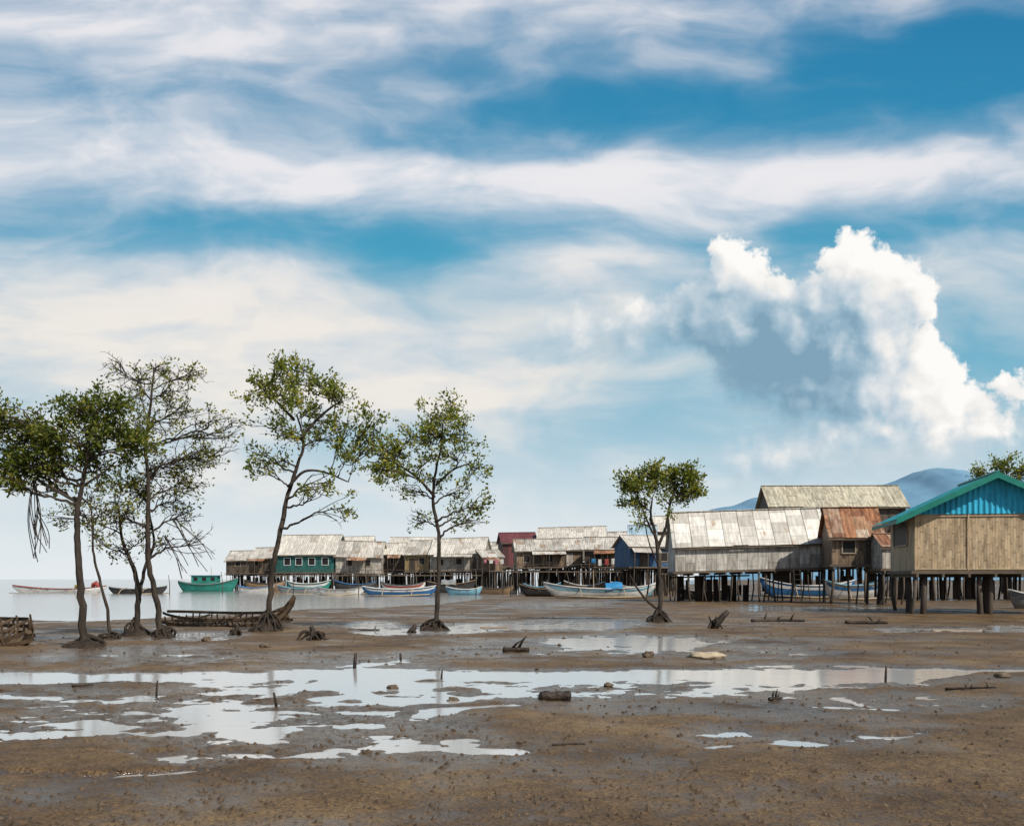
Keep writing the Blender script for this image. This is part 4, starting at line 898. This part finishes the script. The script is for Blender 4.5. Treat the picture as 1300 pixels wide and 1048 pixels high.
fine = NOISE(nt, p0, 5.0, 6, .62, dim='2D'); mid = NOISE(nt, p0, 1.5, 4, .55, dim='2D')
he = M(nt, 'ADD', h0, M(nt, 'MULTIPLY', M(nt, 'SUBTRACT', fine, .5), .26))
def ell(cx, cy, rx, ry, a, b2): return MAPR(nt, VM(nt, 'LENGTH', VM(nt, 'MULTIPLY_ADD', p0, (1/rx, 1/ry, 0), (-cx/rx, -cy/ry, 0))), 1, 0, a, b2)
soft = M(nt, 'ADD', ell(7.4, 4.2, 1.7, .9, 0, .5), ell(10.0, 5.95, 3.0, 1.15, 0, .5))
soft = M(nt, 'ADD', soft, ell(9.0, 4.9, 1.6, 1.0, 0, .3)); soft = M(nt, 'ADD', soft, ell(12.0, 6.0, 2.4, 1.0, 0, .4))
al = MAPR(nt, he, M(nt, 'SUBTRACT', -.03, M(nt, 'MULTIPLY', soft, .4)), M(nt, 'ADD', .07, M(nt, 'MULTIPLY', soft, 1.0)), 0, 1)
lit = M(nt, 'ADD', M(nt, 'MULTIPLY', M(nt, 'SUBTRACT', h0, h1), .95), M(nt, 'MULTIPLY', M(nt, 'SUBTRACT', h0, h2), .62))
lit = M(nt, 'ADD', M(nt, 'ADD', lit, .50), M(nt, 'MULTIPLY', M(nt, 'SUBTRACT', fine, .5), .17))
lit = M(nt, 'ADD', lit, M(nt, 'MULTIPLY', M(nt, 'SUBTRACT', mid, .5), .42))
lit = M(nt, 'SUBTRACT', lit, ell(9.8, 4.5, 2.5, 1.45, 0, .58))
lit = M(nt, 'ADD', lit, ell(12.0, 4.9, 1.5, 1.9, 0, .30))
lit = M(nt, 'ADD', lit, ell(10.3, 3.2, 2.3, .85, 0, .36))
ccol = RAMP(nt, lit, [(.0, (.22, .37, .49)), (.22, (.34, .49, .60)), (.5, (.60, .68, .74)), (.78, (.87, .86, .84)), (1, (.99, .97, .94))])
ccol = VM(nt, 'SCALE', ccol); ccol.node.inputs['Scale'].default_value = 10
cumc = MIX(nt, al, skyc, ccol)
nt.links.new(skyc, bg.inputs['Color'])
bgc = nt.nodes.new('ShaderNodeBackground'); bgc.inputs['Strength'].default_value = .1; nt.links.new(cumc, bgc.inputs['Color'])
bgn = nt.nodes.new('ShaderNodeBackground'); bgn.inputs['Strength'].default_value = .1; nt.links.new(sky.outputs[0], bgn.inputs['Color'])
def gt(a, b2): return M(nt, 'GREATER_THAN', a, b2)
def lt(a, b2): return M(nt, 'LESS_THAN', a, b2)
box = gt(dy, .2)
for q in (gt(s_, 6.2), lt(s_, 13.5), gt(t_, 2.6), lt(t_, 6.8)): box = M(nt, 'MULTIPLY', box, q)
mx1 = nt.nodes.new('ShaderNodeMixShader'); setin(nt, mx1.inputs[0], box); nt.links.new(bg.outputs[0], mx1.inputs[1]); nt.links.new(bgc.outputs[0], mx1.inputs[2])
mx2 = nt.nodes.new('ShaderNodeMixShader'); setin(nt, mx2.inputs[0], gt(dy, .06)); nt.links.new(bgn.outputs[0], mx2.inputs[1]); nt.links.new(mx1.outputs[0], mx2.inputs[2])
nt.links.new(mx2.outputs[0], nt.nodes['World Output'].inputs[0])
sun = bpy.data.lights.new('sun', 'SUN'); sun.energy = 5.0; sun.angle = math.radians(.53); sun.color = (1, .94, .84)
so = bpy.data.objects.new('sun', sun); col.objects.link(so)
sd = Vector((math.sin(SUN_AZ)*math.cos(SUN_EL), math.cos(SUN_AZ)*math.cos(SUN_EL), math.sin(SUN_EL)))
so.rotation_euler = (-sd).to_track_quat('-Z', 'Y').to_euler(); so.location = (30, -10, 40)
cam = bpy.data.cameras.new('camera'); co_ = bpy.data.objects.new('camera', cam); col.objects.link(co_)
co_.location = (0, 0, H); co_.rotation_euler = (math.pi/2, 0, 0); cam.sensor_width = 36; cam.lens = 36; cam.shift_y = (HY-524)/1300
cam.clip_end = 100000; cam.clip_start = .1; S.camera = co_
S.view_settings.view_transform = 'Standard'; S.view_settings.look = 'None'; S.view_settings.exposure = 0
